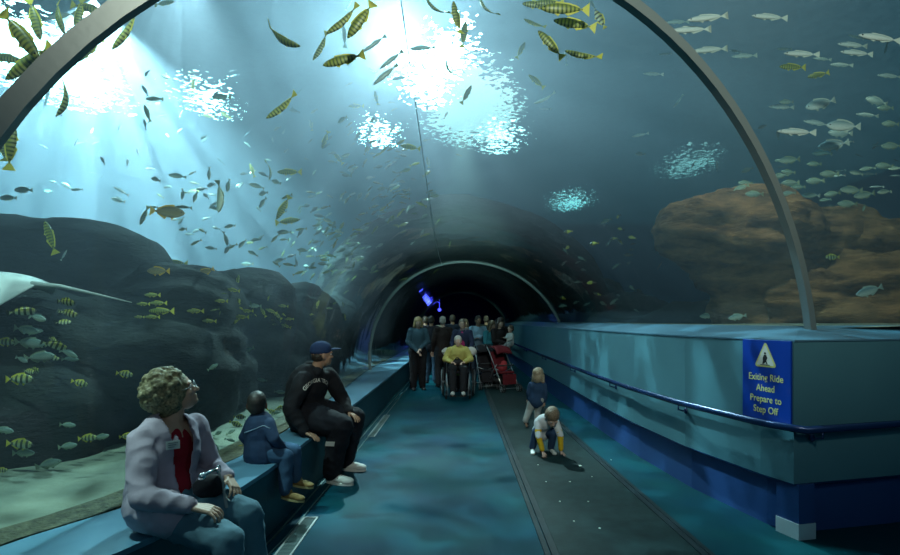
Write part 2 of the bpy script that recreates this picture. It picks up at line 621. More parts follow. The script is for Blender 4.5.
def slab(bm, left, right, z0, z1):
    """A strip between two (x, y) edges, from z0 up to z1."""
    n = len(left)
    top = [[bm.verts.new((l[0], l[1], z1)), bm.verts.new((r_[0], r_[1], z1))] for l, r_ in zip(left, right)]
    bot = [[bm.verts.new((l[0], l[1], z0)), bm.verts.new((r_[0], r_[1], z0))] for l, r_ in zip(left, right)]
    for i in range(n - 1):
        bm.faces.new((top[i][0], top[i][1], top[i + 1][1], top[i + 1][0]))
        bm.faces.new((bot[i][0], bot[i + 1][0], bot[i + 1][1], bot[i][1]))
        bm.faces.new((top[i][0], top[i + 1][0], bot[i + 1][0], bot[i][0]))
        bm.faces.new((top[i][1], bot[i][1], bot[i + 1][1], top[i + 1][1]))
    bm.faces.new((top[0][0], bot[0][0], bot[0][1], top[0][1]))
    bm.faces.new((top[-1][0], top[-1][1], bot[-1][1], bot[-1][0]))

bm = bmesh.new()
box(bm, (-8, -7, -0.25), (11, 31.5, 0.0))
structure('floor', bm, M['carpet'])

BL = 0.59
belt_right = [(-4, 1.80), (1, 1.79), (2.5, 1.77), (3.6, 1.73), (5, 1.68), (8, 1.60), (14, 1.53), (31, 1.5)]
ys = [-4, -1, 1, 2, 3, 4, 5, 6, 8, 11, 14, 20, 31]
bm = bmesh.new()
slab(bm, [(BL + 0.10, y) for y in ys], [(lerp_table(belt_right, y) - 0.09, y) for y in ys], 0.0, 0.012)
o = build('moving_walkway', bm, M['belt'])
tag(o, 'dark rubber moving walkway belt running down the tunnel floor', 'moving walkway')
for s_ in (0, 1):
    bm = bmesh.new()
    for k, (a, b, h) in enumerate(((0, 0.035, 0.016), (0.045, 0.095, 0.02))):
        if s_ == 0:
            slab(bm, [(BL + a, y) for y in ys], [(BL + b, y) for y in ys], 0.0, h)
        else:
            slab(bm, [(lerp_table(belt_right, y) - b, y) for y in ys], [(lerp_table(belt_right, y) - a, y) for y in ys], 0.0, h)
    build('edge_strip', bm, M['belt_edge'], o)
rnd = random.Random(5)
for i, (px, py) in enumerate(((580, 467), (546, 483), (570, 483), (574, 523), (592, 478), (611, 461), (588, 503), (560, 503), (538, 466), (629, 490), (600, 530))):
    d = F * EYE / (py - 320)
    bm = bmesh.new()
    x0, y0 = (px - 458) * d / F, d
    s_ = 0.020 if i == 0 else 0.009
    pts = [(x0 + math.cos(a) * s_ * rnd.uniform(.6, 1.3), y0 + math.sin(a) * s_ * rnd.uniform(.6, 1.3)) for a in [k * PI / 3 for k in range(6)]]
    lo = [bm.verts.new((p[0], p[1], 0.012)) for p in pts]
    hi = [bm.verts.new((p[0], p[1], 0.016)) for p in pts]
    bm.faces.new(hi)
    bm.faces.new(lo[::-1])
    for k in range(6):
        bm.faces.new((lo[k], lo[(k + 1) % 6], hi[(k + 1) % 6], hi[k]))
    o = build('litter_scrap', bm, M['speck'])
    tag(o, 'largest pale scrap of litter on the dark walkway belt' if i == 0 else 'tiny pale scrap of litter on the dark walkway belt', 'litter', 'scraps on the belt')

# floor grates beside the bench
def grate(y0, y1, xa, xb, label):
    e = empty('floor_grate', ((xa + xb) / 2, (y0 + y1) / 2, 0))
    tag(e, label, 'grate', 'floor grates')
    w_, h_ = (xb - xa) / 2, (y1 - y0) / 2
    bm = bmesh.new()
    for a, b in (((-w_, -h_), (-w_ + .014, h_)), ((w_ - .014, -h_), (w_, h_)), ((-w_ + .014, -h_), (w_ - .014, -h_ + .014)), ((-w_ + .014, h_ - .014), (w_ - .014, h_))):
        box(bm, (a[0], a[1], 0), (b[0], b[1], 0.007))
    build('frame', bm, M['metal'], e)
    bm = bmesh.new()
    n = int((y1 - y0) / 0.022)
    for k in range(n):
        yy = -h_ + 0.02 + k * (2 * h_ - 0.04) / n
        box(bm, (-w_ + .014, yy, 0), (w_ - .014, yy + 0.009, 0.005))
    build('slats', bm, M['grey_trim'], e)
    bm = bmesh.new()
    box(bm, (-w_ + .014, -h_ + .014, 0.0005), (w_ - .014, h_ - .014, 0.002))
    build('duct_shade', bm, M['dark'], e)  # thin plate, its dark colour stands in for the shaded depth below
grate(3.25, 4.05, -1.25, -1.13, 'slotted metal floor grate beside the seated woman')
grate(6.85, 8.4, -1.24, -1.14, 'long pale floor grate between seated man and standing woman')

# ---------------------------------------------------------------- bench along the glass
yb = [-3.5, -1, 0, 0.6, 1.2, 1.6, 2.0, 2.3, 2.55, 2.9, 3.2, 3.67, 4.2, 5, 6.5, 8, 11, 14, 20, 31]
fr = [(lerp_table(bench_front, y), y) for y in yb]
bk = [(lerp_table(bench_back, y), y) for y in yb]
bm = bmesh.new()
slab(bm, [(b[0] - 0.25, b[1]) for b in bk], fr, 0.0, BENCH_Z - 0.03)
structure('wall_left_bench', bm, M['bench'])
bm = bmesh.new()
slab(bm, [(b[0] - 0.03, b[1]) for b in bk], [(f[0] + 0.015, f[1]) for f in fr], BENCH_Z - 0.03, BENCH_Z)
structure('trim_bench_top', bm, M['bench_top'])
for k, off in enumerate((0.05, 0.14)):
    bm = bmesh.new()
    slab(bm, [(f[0] + off, f[1]) for f in fr], [(f[0] + off + 0.012, f[1]) for f in fr], 0.0, 0.008)
    structure('trim_floor_line_%d' % (k + 1), bm, M['grey_trim'])

# ---------------------------------------------------------------- right hand wall
wy = [3.65, 3.78, 3.9, 4.3, 4.76, 5.3, 5.84, 6.5, 7.1, 9, 11, 16, 22, 31]
wl = [(lerp_table(wall_front, y), y) for y in wy]
side = [(2.45, 3.65), (3.42, 3.87), (5.2, 4.35), (8.0, 5.0)]
line = side[::-1] + wl[1:]          # from far right, round the corner, down the tunnel
def offset(path, dist):
    out = []
    for i, p in enumerate(path):
        a = Vector(path[max(i - 1, 0)]); b = Vector(path[min(i + 1, len(path) - 1)])
        t = (b - a).normalized()
        nrm = Vector((t.y, -t.x))
        if i == 3: nrm = nrm * 1.35
        out.append((p[0] + nrm.x * dist, p[1] + nrm.y * dist))
    return out
# sign check: positive offset must go behind the wall (to +x in the tunnel)
def prism(path, d0, d1, z0, z1, ztop_back=None):
    a = offset(path, d0)
    b = offset(path, d1)
    bm = bmesh.new()
    zb = z1 if ztop_back is None else ztop_back
    A0 = [bm.verts.new((*p, z0)) for p in a]; A1 = [bm.verts.new((*p, z1)) for p in a]
    B0 = [bm.verts.new((*p, z0)) for p in b]; B1 = [bm.verts.new((*p, zb)) for p in b]
    for i in range(len(path) - 1):
        bm.faces.new((A0[i], A0[i + 1], A1[i + 1], A1[i]))
        bm.faces.new((A1[i], A1[i + 1], B1[i + 1], B1[i]))
        bm.faces.new((B1[i], B1[i + 1], B0[i + 1], B0[i]))
        bm.faces.new((A0[i], B0[i], B0[i + 1], A0[i + 1]))
    bm.faces.new((A0[0], A1[0], B1[0], B0[0]))
    bm.faces.new((A0[-1], B0[-1], B1[-1], A1[-1]))
    bmesh.ops.recalc_face_normals(bm, faces=bm.faces[:])
    return bm
def ledge_back(grow=0.0):
    out = []
    for i, p in enumerate(line):
        if i < 3:
            a = Vector(line[i]); t = Vector((-0.97, -0.22)).normalized()
            out.append((p[0] - 0.12 + grow * 0.2, p[1] + 0.62 + grow))
        elif p[1] < 4.6:
            out.append((3.02 - 0.02 * i, 4.25 + 0.02 * i))
        else:
            out.append((lerp_table(glass_right, p[1]) + 0.03, p[1] + (0.25 if p[1] < 6 else 0)))
    return out
def ledge_mesh():
    a = offset(line, -0.008)
    b = ledge_back()
    bm = bmesh.new()
    rows = [[bm.verts.new((*p, LEDGE_F - 0.012)) for p in a], [bm.verts.new((*p, LEDGE_F)) for p in a], [bm.verts.new((*p, LEDGE_B)) for p in b], [bm.verts.new((*p, LEDGE_F - 0.3)) for p in b]]
    for r0, r1 in zip(rows, rows[1:]):
        for k in range(len(a) - 1):
            bm.faces.new((r0[k], r0[k + 1], r1[k + 1], r1[k]))
    bmesh.ops.recalc_face_normals(bm, faces=bm.faces[:])
    return bm
structure('wall_right_base', prism(line, 0.07, 0.2, 0.0, 0.42), M['base_blue'])
structure('wall_right_panel', prism(line, 0.0, 0.2, 0.40, LEDGE_F - 0.012), M['panel'])
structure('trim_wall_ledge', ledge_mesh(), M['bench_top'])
structure('trim_wall_shadow_strip', prism(line, -0.004, 0.05, 0.392, 0.402), M['rail'])  # solid dark strip painted in as the shadow line under the panel
# corner post with its white foot
cp = [(2.86, 3.72), (2.44, 3.60), (2.33, 3.95), (2.335, 4.0)]
def post(z0, z1, grow=0.0):
    bm = bmesh.new()
    q = [(2.475 - grow, 3.63 - grow), (2.61 + grow, 3.66 - grow), (2.60, 3.95), (2.42 - grow, 3.80)]
    lo = [bm.verts.new((x, y, z0)) for x, y in q]; hi = [bm.verts.new((x, y, z1)) for x, y in q]
    bm.faces.new(lo[::-1]); bm.faces.new(hi)
    for k in range(4): bm.faces.new((lo[k], lo[(k + 1) % 4], hi[(k + 1) % 4], hi[k]))
    return bm
structure('wall_corner_post', post(0.0, 0.40), M['base_blue'])
structure('trim_post_foot', post(0.0, 0.115, 0.006), M['white_foot'])

# ---------------------------------------------------------------- hand rail
RZ = 0.82
rail_path = offset(line, -0.085)
hr = empty('handrail', (2.3, 4.0, RZ))
tag(hr, 'dark blue handrail running along the teal wall and round its corner', 'handrail')
bm = bmesh.new()
tube(bm, [(p[0] - 2.3, p[1] - 4.0, 0) for p in rail_path], 0.019, 10, ry=0.028)
build('rail', bm, M['rail'], hr, True)
def along(path, x=None, y=None):
    best = None
    for a, b in zip(path, path[1:]):
        for k in range(20):
            t = k / 20
            p = (a[0] + (b[0] - a[0]) * t, a[1] + (b[1] - a[1]) * t, b[0] - a[0], b[1] - a[1])
            e = abs(p[0] - x) if x is not None else abs(p[1] - y)
            if best is None or e < best[0]: best = (e, p)
    return best[1]
for k_, (ax_, v_) in enumerate((('x', 2.62), ('y', 4.72), ('y', 6.4), ('y', 8.4), ('y', 11), ('y', 14))):
    seg = rail_path[:4] if ax_ == 'x' else rail_path[4:]
    p = along(seg, **{ax_: v_})
    t = Vector((p[2], p[3])).normalized()
    nrm = Vector((t.y, -t.x))
    bm = bmesh.new()
    P0 = Vector((p[0] - 2.3, p[1] - 4.0, -0.02))
    tube(bm, [P0, P0 + Vector((0, 0, -0.045)), P0 + Vector((nrm.x * 0.05, nrm.y * 0.05, -0.06)), P0 + Vector((nrm.x * 0.09, nrm.y * 0.09, -0.06))], 0.008, 8)
    ellipsoid(bm, P0 + Vector((nrm.x * 0.083, nrm.y * 0.083, -0.06)), (0.02, 0.02, 0.03))
    build('bracket', bm, M['rail'], hr, True)

# ---------------------------------------------------------------- arch frames between the panes
def arch_frame(ring, normal, wd, th, name, label, m):
    """wd: depth along the tunnel, th: radial thickness."""
    bm = bmesh.new()
    c_ = (ring[0] + ring[-1]) / 2
    c_.z = sum(p.z for p in (ring[0], ring[-1])) / 2
    vr = []
    for i, p in enumerate(ring):
        a = ring[max(i - 1, 0)]; b = ring[min(i + 1, len(ring) - 1)]
        t = (b - a).normalized()
        out = t.cross(normal).normalized()
        if out.dot(p - c_) < 0: out = -out
        q = []
        for (u_, v_) in ((-wd / 2, -th), (wd / 2, -th), (wd / 2, 0.01), (-wd / 2, 0.01)):
            q.append(bm.verts.new(p + normal * u_ + out * v_))
        vr.append(q)
    for a, b in zip(vr, vr[1:]):
        for k in range(4):
            bm.faces.new((a[k], a[(k + 1) % 4], b[(k + 1) % 4], b[k]))
    bm.faces.new(vr[0]); bm.faces.new(vr[-1][::-1])
    bmesh.ops.recalc_face_normals(bm, faces=bm.faces[:])
    o = build(name, bm, m)
    o['kind'] = 'structure'
    return o
nrm_near = Vector((math.sin(YAW), -math.cos(YAW), 0))
arch_frame(near_ring, nrm_near, 0.055, 0.066, 'trim_arch_1', None, M['arch'])
arch_frame(station('mid', 11.1), Vector((0, -1, 0)), 0.05, 0.035, 'trim_arch_2', None, M['arch'])
arch_frame(station('mid', 23), Vector((0, -1, 0)), 0.08, 0.06, 'trim_arch_3', None, M['arch'])

# joint of the acrylic sheets near the crown
pts = []
for r_ in rings[flare_n:far_i + 1]:
    best = min(range(len(r_) - 1), key=lambda k: abs((r_[k].x + r_[k + 1].x) / 2 + 0.36) + (10 if r_[k].z < 2.2 else 0))
    a, b = r_[best], r_[best + 1]
    t = (-0.36 - a.x) / (b.x - a.x) if abs(b.x - a.x) > 1e-6 else 0.5
    pts.append(a.lerp(b, max(0, min(1, t))) - Vector((0, 0, 0.004)))
bm = bmesh.new()
tube(bm, pts, 0.0035, 6, ry=0.002)
structure('trim_glass_joint', bm, M['white_foot'], True)

# dark hall at the tunnel's far end
bm = bmesh.new()
box(bm, (-4, 31.6, 0), (4.5, 31.9, 4.2))
structure('wall_end', bm, M['end_wall'])

# ---------------------------------------------------------------- tank floors
def terrain(name, xs, ys_, fn, m, kind='structure'):
    bm = bmesh.new()
    g = [[bm.verts.new((x, y, fn(x, y))) for x in xs] for y in ys_]
    for j in range(len(ys_) - 1):
        for i in range(len(xs) - 1):
            bm.faces.new((g[j][i], g[j][i + 1], g[j + 1][i + 1], g[j + 1][i]))
    return build(name, bm, m, None, True)

def sand_l(x, y):
    xl = lerp_table(bench_back, y)
    x = min(x, 20)
    k = max(0.0, xl - 0.05 - x)
    return 0.43 + 0.12 * k ** 0.9 * (1 if k < 3 else 1) * 0.6 + 0.03 * noise.noise(Vector((x * .9, y * .9, 0)))
bm = bmesh.new()
ysl = [1.0 + i * 0.3 for i in range(60)]
us = [0.0, 0.1, 0.25, 0.5, 0.8, 1.2, 1.6, 2.0, 2.6, 3.4, 4.5, 6, 9, 13]
g = []
for y in ysl:
    xl = lerp_table(bench_back, y)
    g.append([bm.verts.new((xl - 0.02 - u_, y, sand_l(xl - 0.05 - u_, y) + (0.03 if u_ == 0 else 0))) for u_ in us])
for j in range(len(g) - 1):
    for i in range(len(us) - 1):
        bm.faces.new((g[j][i], g[j + 1][i], g[j + 1][i + 1], g[j][i + 1]))
bmesh.ops.recalc_face_normals(bm, faces=bm.faces[:])
o = build('sand', bm, M['sand'], None, True)
tag(o, 'pale sand of the tank floor behind the bench', 'sand', kind='stuff')
# gravel at the foot of the glass
bm = bmesh.new()
slab(bm, [(lerp_table(bench_back, y) - 0.30, y) for y in ysl[:48]], [(lerp_table(bench_back, y) - 0.04, y) for y in ysl[:48]], 0.40, 0.505)
o = build('gravel', bm, M['gravel_dark'])
tag(o, 'brown gravel strip along the foot of the glass behind the bench', 'gravel', kind='stuff')

# right tank floor, level with the ledge
bm = bmesh.new()
back = ledge_back()
far_ = [(p[0] + (14 if i > 3 else 12), p[1] + (0 if i > 4 else 14)) for i, p in enumerate(back)]
rows = []
for t in (0, 0.03, 0.08, 0.15, 0.3, 0.6, 1.0):
    row = []
    for a, b in zip(back, far_):
        x = a[0] + (b[0] - a[0]) * t; y = a[1] + (b[1] - a[1]) * t
        row.append(bm.verts.new((x, y, LEDGE_B - 0.01 + 0.03 * noise.noise(Vector((x, y, 0))) * (t > 0))))
    rows.append(row)
for a, b in zip(rows, rows[1:]):
    for k in range(len(a) - 1):
        bm.faces.new((a[k], a[k + 1], b[k + 1], b[k]))
bmesh.ops.recalc_face_normals(bm, faces=bm.faces[:])
o = build('tank_gravel', bm, M['gravel'], None, True)
tag(o, 'speckled gravel bed behind the ledge of the right wall', 'gravel', kind='stuff')

# ---------------------------------------------------------------- rocks
def rock(name, blobs, m, label, voxel=0.12, amp=0.25, freq=0.7, strata=0.12, seed=0):
    bm = bmesh.new()
    for b in blobs:
        c_, r_ = b[0], b[1]
        rot = Euler(b[2]).to_matrix() if len(b) > 2 else None
        ellipsoid(bm, c_, r_, rot, 24, 14)
    me = remeshed(bm, voxel, 4)
    def h_(p):
        h = noise.fractal(Vector((p.x * freq + seed, p.y * freq, p.z * freq * 1.3)), 1.0, 2.1, 5) * amp
        s_ = noise.noise(Vector((p.x * .35 + seed, p.y * .35, p.z * 3.2 + 0.5 * p.x)))
        return h + strata * (0.5 - abs(s_) * 2.2)
    displace(me, h_)
    o = link_mesh(name, me, m, None, True)
    me.update()
    # flat faces where strata break
    tag(o, label, 'rock')
    return o

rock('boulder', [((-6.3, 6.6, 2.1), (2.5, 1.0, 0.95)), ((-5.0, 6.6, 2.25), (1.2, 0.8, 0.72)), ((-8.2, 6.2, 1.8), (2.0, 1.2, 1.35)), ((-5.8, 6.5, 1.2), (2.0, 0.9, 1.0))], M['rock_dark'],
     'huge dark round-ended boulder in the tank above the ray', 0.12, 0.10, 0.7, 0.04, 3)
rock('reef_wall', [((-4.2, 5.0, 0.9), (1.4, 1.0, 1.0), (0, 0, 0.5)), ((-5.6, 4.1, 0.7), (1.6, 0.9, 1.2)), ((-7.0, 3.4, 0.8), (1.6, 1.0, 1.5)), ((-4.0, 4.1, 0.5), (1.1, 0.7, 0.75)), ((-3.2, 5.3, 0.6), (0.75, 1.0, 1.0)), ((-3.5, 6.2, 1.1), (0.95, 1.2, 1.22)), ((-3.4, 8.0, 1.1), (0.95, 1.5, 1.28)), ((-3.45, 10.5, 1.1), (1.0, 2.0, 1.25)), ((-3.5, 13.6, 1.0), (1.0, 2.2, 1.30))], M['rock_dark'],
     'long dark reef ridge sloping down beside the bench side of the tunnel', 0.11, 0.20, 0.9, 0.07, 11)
rock('overhang_boulder', [((5.2, 9.3, 3.2), (1.45, 1.1, 0.82), (0, 0.12, 0)), ((4.28, 9.1, 3.25), (0.72, 0.8, 0.62)), ((5.5, 9.3, 2.6), (1.05, 0.9, 0.75)), ((6.0, 9.4, 2.1), (1.15, 0.9, 1.0)), ((6.7, 9.6, 2.9), (1.2, 1.1, 0.85)), ((6.3, 9.3, 1.5), (1.2, 0.9, 0.5))], M['rock_brown'],
     'big brown overhanging boulder behind the arch foot above the ledge', 0.06, 0.20, 0.8, 0.10, 21)
rock('rock_outcrop', [((7.3, 9.7, 2.5), (1.3, 1.2, 1.25)), ((8.5, 9.8, 2.1), (2.0, 1.3, 1.05), (0, 0.1, 0)), ((6.9, 8.6, 1.9), (1.6, 0.8, 0.75)), ((9.6, 9.0, 1.8), (2.4, 1.2, 0.9)), ((8.0, 8.0, 1.6), (2.2, 0.8, 0.55))], M['rock_brown'],
     'layered brown rock outcrop stretching right of the arch foot', 0.06, 0.22, 0.8, 0.20, 33)
rock('corner_rock', [((10.4, 10.5, 2.9), (1.1, 1.0, 1.1)), ((11.2, 10.2, 2.2), (1.6, 1.2, 1.4))], M['rock_brown'],
     'rounded brown rock at the edge of the layered outcrop', 0.1, 0.14, 0.9, 0.08, 41)
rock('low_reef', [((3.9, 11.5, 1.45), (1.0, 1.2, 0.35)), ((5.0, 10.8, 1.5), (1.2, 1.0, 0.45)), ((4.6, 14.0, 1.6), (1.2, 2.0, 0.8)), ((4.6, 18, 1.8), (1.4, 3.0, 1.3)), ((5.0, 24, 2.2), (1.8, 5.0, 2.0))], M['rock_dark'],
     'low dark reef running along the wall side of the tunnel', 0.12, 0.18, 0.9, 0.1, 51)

# rock vault that the far tunnel runs under
bm = bmesh.new()
prev = None
vr = []
for j in range(26):
    y = 14.2 + j * 0.70
    row = []
    for i in range(41):
        a = PI * i / 40
        rr = 2.95 + 0.32 * noise.fractal(Vector((math.cos(a) * 2, math.sin(a) * 2, y * .6)), 1, 2, 4) + (0.9 if j == 0 else 0) + (0.3 if j == 1 else 0)
        row.append(bm.verts.new((0.15 + rr * math.cos(a), y + 0.2 * noise.noise(Vector((a * 2, y, 3))), 0.6 + rr * math.sin(a) * 1.0)))
    vr.append(row)
for a, b in zip(vr, vr[1:]):
    for k in range(40):
        bm.faces.new((a[k], a[k + 1], b[k + 1], b[k]))
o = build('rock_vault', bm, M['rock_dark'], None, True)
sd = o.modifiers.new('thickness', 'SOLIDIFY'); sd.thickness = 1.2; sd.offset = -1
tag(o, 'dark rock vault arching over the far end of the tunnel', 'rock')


# ---------------------------------------------------------------- people
V = Vector
def W(px, py, d):
    return V(((px - 458) * d / F, d, EYE + (320 - py) * d / F))

SK = {'fair': principled('fair_skin', (0.50, 0.33, 0.24), 0.5), 'pale': principled('pale_skin', (0.55, 0.38, 0.30), 0.5), 'brown': principled('brown_skin', (0.13, 0.065, 0.04), 0.45), 'tan': principled('tan_skin', (0.33, 0.20, 0.13), 0.5)}
EYEW = principled('eye_white', (0.7, 0.7, 0.68), 0.2)
IRIS = principled('iris', (0.03, 0.02, 0.015), 0.15)
CM = {}
def cloth_m(color, fuzzy=0.3, rough=0.85):
    key = tuple(color)
    if key not in CM:
        CM[key] = principled('cloth', color, rough, spec=0.25, vary=(6, tuple(c_ * 0.8 for c_ in color)), bump=(90, fuzzy, 0.004))
    return CM[key]
def hair_m(c1, c2, sc=60, dist=0.012):
    key = ('hair', c1, c2)
    if key not in CM:
        CM[key] = principled('hair', c1, 0.55, vary=(sc, c2, 5), bump=(sc, 1.0, dist))
    return CM[key]

def folds(amp, freq, seed, stretch=(1, 1, 1)):
    def h_(p):
        q = V((p.x * freq * stretch[0] + seed, p.y * freq * stretch[1], p.z * freq * stretch[2]))
        h = noise.noise(q) + 0.5 * noise.noise(q * 2.3)
        r_ = 1 - abs(noise.noise(q * 1.4 + V((7, 3, 1)))) * 2
        return amp * (h * 0.6 + r_ * 0.6)
    return lambda me: displace(me, h_)

def garment(name, prims, m, parent, voxel, amp=0.006, freq=9, seed=0, cut=None, smooth=3, stretch=(1, 1, 1)):
    bm = bmesh.new()
    for p in prims:
        if p[0] == 'e': ellipsoid(bm, p[1], p[2], p[3] if len(p) > 3 else None)
        else: capsule(bm, p[0], p[1], p[2], p[3], 14, p[4] if len(p) > 4 else 1.0, p[5] if len(p) > 5 else None)
    me = remeshed(bm, voxel, smooth, folds(amp, freq, seed, stretch))
    if cut:
        bm = bmesh.new(); bm.from_mesh(me)
        bmesh.ops.delete(bm, geom=[f for f in bm.faces if cut(f.calc_center_median())], context='FACES')
        bm.to_mesh(me); bm.free()
    o = link_mesh(name, me, m, parent, True)
    if cut:
        sd = o.modifiers.new('thickness', 'SOLIDIFY'); sd.thickness = 0.006; sd.offset = -1
    return o

def hand_prims(wrist, d, nrm, s=1.0, curl=0.3, thumb_side=1, spread=0.26):
    """Palm, four fingers of different length and a thumb; d = towards the fingertips, nrm = out of the palm."""
    d = V(d).normalized(); nrm = V(nrm); nrm = (nrm - d * nrm.dot(d)).normalized()
    sx = d.cross(nrm).normalized() * thumb_side
    pr = []
    kn = wrist + d * 0.085 * s
    for k in (-1, -.33, .33, 1):
        pr.append((wrist + sx * k * 0.016 * s, kn + sx * k * 0.027 * s, 0.014 * s, 0.0115 * s))
    for k, ln in ((-1, 0.058), (-.33, 0.072), (.33, 0.078), (1, 0.070)):
        a = kn + sx * k * 0.029 * s
        dd = (d + sx * k * spread).normalized()
        seg = ln * s
        p1 = a + (dd * math.cos(curl * .6) + nrm * math.sin(curl * .6)) * seg * .45
        p2 = p1 + (dd * math.cos(curl * 1.7) + nrm * math.sin(curl * 1.7)) * seg * .32
        p3 = p2 + (dd * math.cos(curl * 2.6) + nrm * math.sin(curl * 2.6)) * seg * .26
        pr += [(a, p1, 0.0084 * s, 0.0078 * s), (p1, p2, 0.0078 * s, 0.0072 * s), (p2, p3, 0.0072 * s, 0.0065 * s)]
    t0 = wrist + d * 0.025 * s + sx * 0.022 * s
    t1 = t0 + (d * .7 + sx * .7 + nrm * .2).normalized() * 0.042 * s
    t2 = t1 + (d * .9 + sx * .35 + nrm * .3).normalized() * 0.032 * s
    pr += [(t0, t1, 0.0125 * s, 0.010 * s), (t1, t2, 0.010 * s, 0.0085 * s)]
    return pr

def head_frame(f, u=(0, 0, 1)):
    f = V(f).normalized(); u = V(u); u = (u - f * u.dot(f)).normalized()
    r_ = f.cross(u).normalized()
    return f, r_, u, Matrix((f, r_, u)).transposed()

def head_prims(c_, f, s=1.0, u=(0, 0, 1), child=False):
    f, r_, u, rot = head_frame(f, u)
    P = lambda a, b, z: c_ + f * a * s + r_ * b * s + u * z * s
    pr = [('e', P(-0.008, 0, 0.025), (0.098 * s, 0.077 * s, 0.097 * s), rot),
          ('e', P(0.030, 0, -0.035), (0.058 * s, 0.060 * s, 0.078 * s), rot),
          ('e', P(0.062, 0, -0.082), (0.024 * s, 0.026 * s, 0.022 * s), rot),
          (P(0.078, 0, 0.012), P(0.103, 0, -0.028), 0.008 * s, 0.0125 * s),
          (P(0.093, 0.009, -0.030), P(0.093, -0.009, -0.030), 0.008 * s, 0.008 * s),
          (P(0.082, -0.02, -0.056), P(0.082, 0.02, -0.056), 0.0065 * s, 0.0065 * s),
          (P(0.079, -0.017, -0.066), P(0.079, 0.017, -0.066), 0.007 * s, 0.007 * s),
          (P(0.082, -0.045, 0.022), P(0.086, 0.0, 0.026), 0.010 * s, 0.008 * s),
          (P(0.082, 0.045, 0.022), P(0.086, 0.0, 0.026), 0.010 * s, 0.008 * s),
          ('e', P(0.058, 0.038, -0.025), (0.024 * s, 0.022 * s, 0.022 * s), rot),
          ('e', P(0.058, -0.038, -0.025), (0.024 * s, 0.022 * s, 0.022 * s), rot)]
    for sd in (1, -1):
        pr.append(('e', P(-0.008, sd * 0.079, -0.008), (0.019 * s, 0.008 * s, 0.032 * s), rot))
    return pr

def eyes(c_, f, s, parent, u=(0, 0, 1)):
    f, r_, u, rot = head_frame(f, u)
    for sd in (1, -1):
        bm = bmesh.new()
        ellipsoid(bm, c_ + f * 0.079 * s + r_ * sd * 0.031 * s + u * 0.004 * s, (0.010 * s, 0.014 * s, 0.008 * s), rot, 12, 8)
        e = build('eye', bm, EYEW, parent, True)
        bm = bmesh.new()
        ellipsoid(bm, c_ + f * 0.0865 * s + r_ * sd * 0.031 * s + u * 0.004 * s, (0.004 * s, 0.0058 * s, 0.0058 * s), rot, 10, 6)
        build('iris', bm, IRIS, e, True)

def shoe(parent, heel, toe, s, m, sole_m=None, name='shoe'):
    heel, toe = V(heel), V(toe)
    d = (toe - heel).normalized()
    up = V((0, 0, 1)); up = (up - d * up.dot(d)).normalized()
    side = d.cross(up)
    rot = Matrix((d, side, up)).transposed()
    L_ = (toe - heel).length
    bm = bmesh.new()
    ellipsoid(bm, heel + d * 0.05 * s + up * 0.045 * s, (0.055 * s, 0.040 * s, 0.050 * s), rot)
    ellipsoid(bm, heel + d * (L_ * .5) + up * 0.035 * s, (L_ * .42, 0.042 * s, 0.038 * s), rot)
    ellipsoid(bm, heel + d * (L_ - 0.055 * s) + up * 0.028 * s, (0.065 * s, 0.048 * s, 0.032 * s), rot)
    ellipsoid(bm, heel + d * 0.06 * s + up * 0.085 * s, (0.045 * s, 0.036 * s, 0.035 * s), rot)
    me = remeshed(bm, 0.007 * s, 3)
    o = link_mesh(name, me, m, parent, True)
    if sole_m:
        bm = bmesh.new()
        n = 20
        lo, hi = [], []
        for k in range(n):
            a = 2 * PI * k / n
            x = L_ * .5 + math.cos(a) * (L_ * .5 + 0.008 * s)
            w_ = (0.040 + 0.010 * (x / L_)) * s
            p = heel + d * x + side * math.sin(a) * w_
            lo.append(bm.verts.new(p - up * 0.008 * s)); hi.append(bm.verts.new(p + up * 0.014 * s))
        bm.faces.new(lo[::-1]); bm.faces.new(hi)
        for k in range(n): bm.faces.new((lo[k], lo[(k + 1) % n], hi[(k + 1) % n], hi[k]))
        bmesh.ops.recalc_face_normals(bm, faces=bm.faces[:])
        build('sole', bm, sole_m, o)
    return o

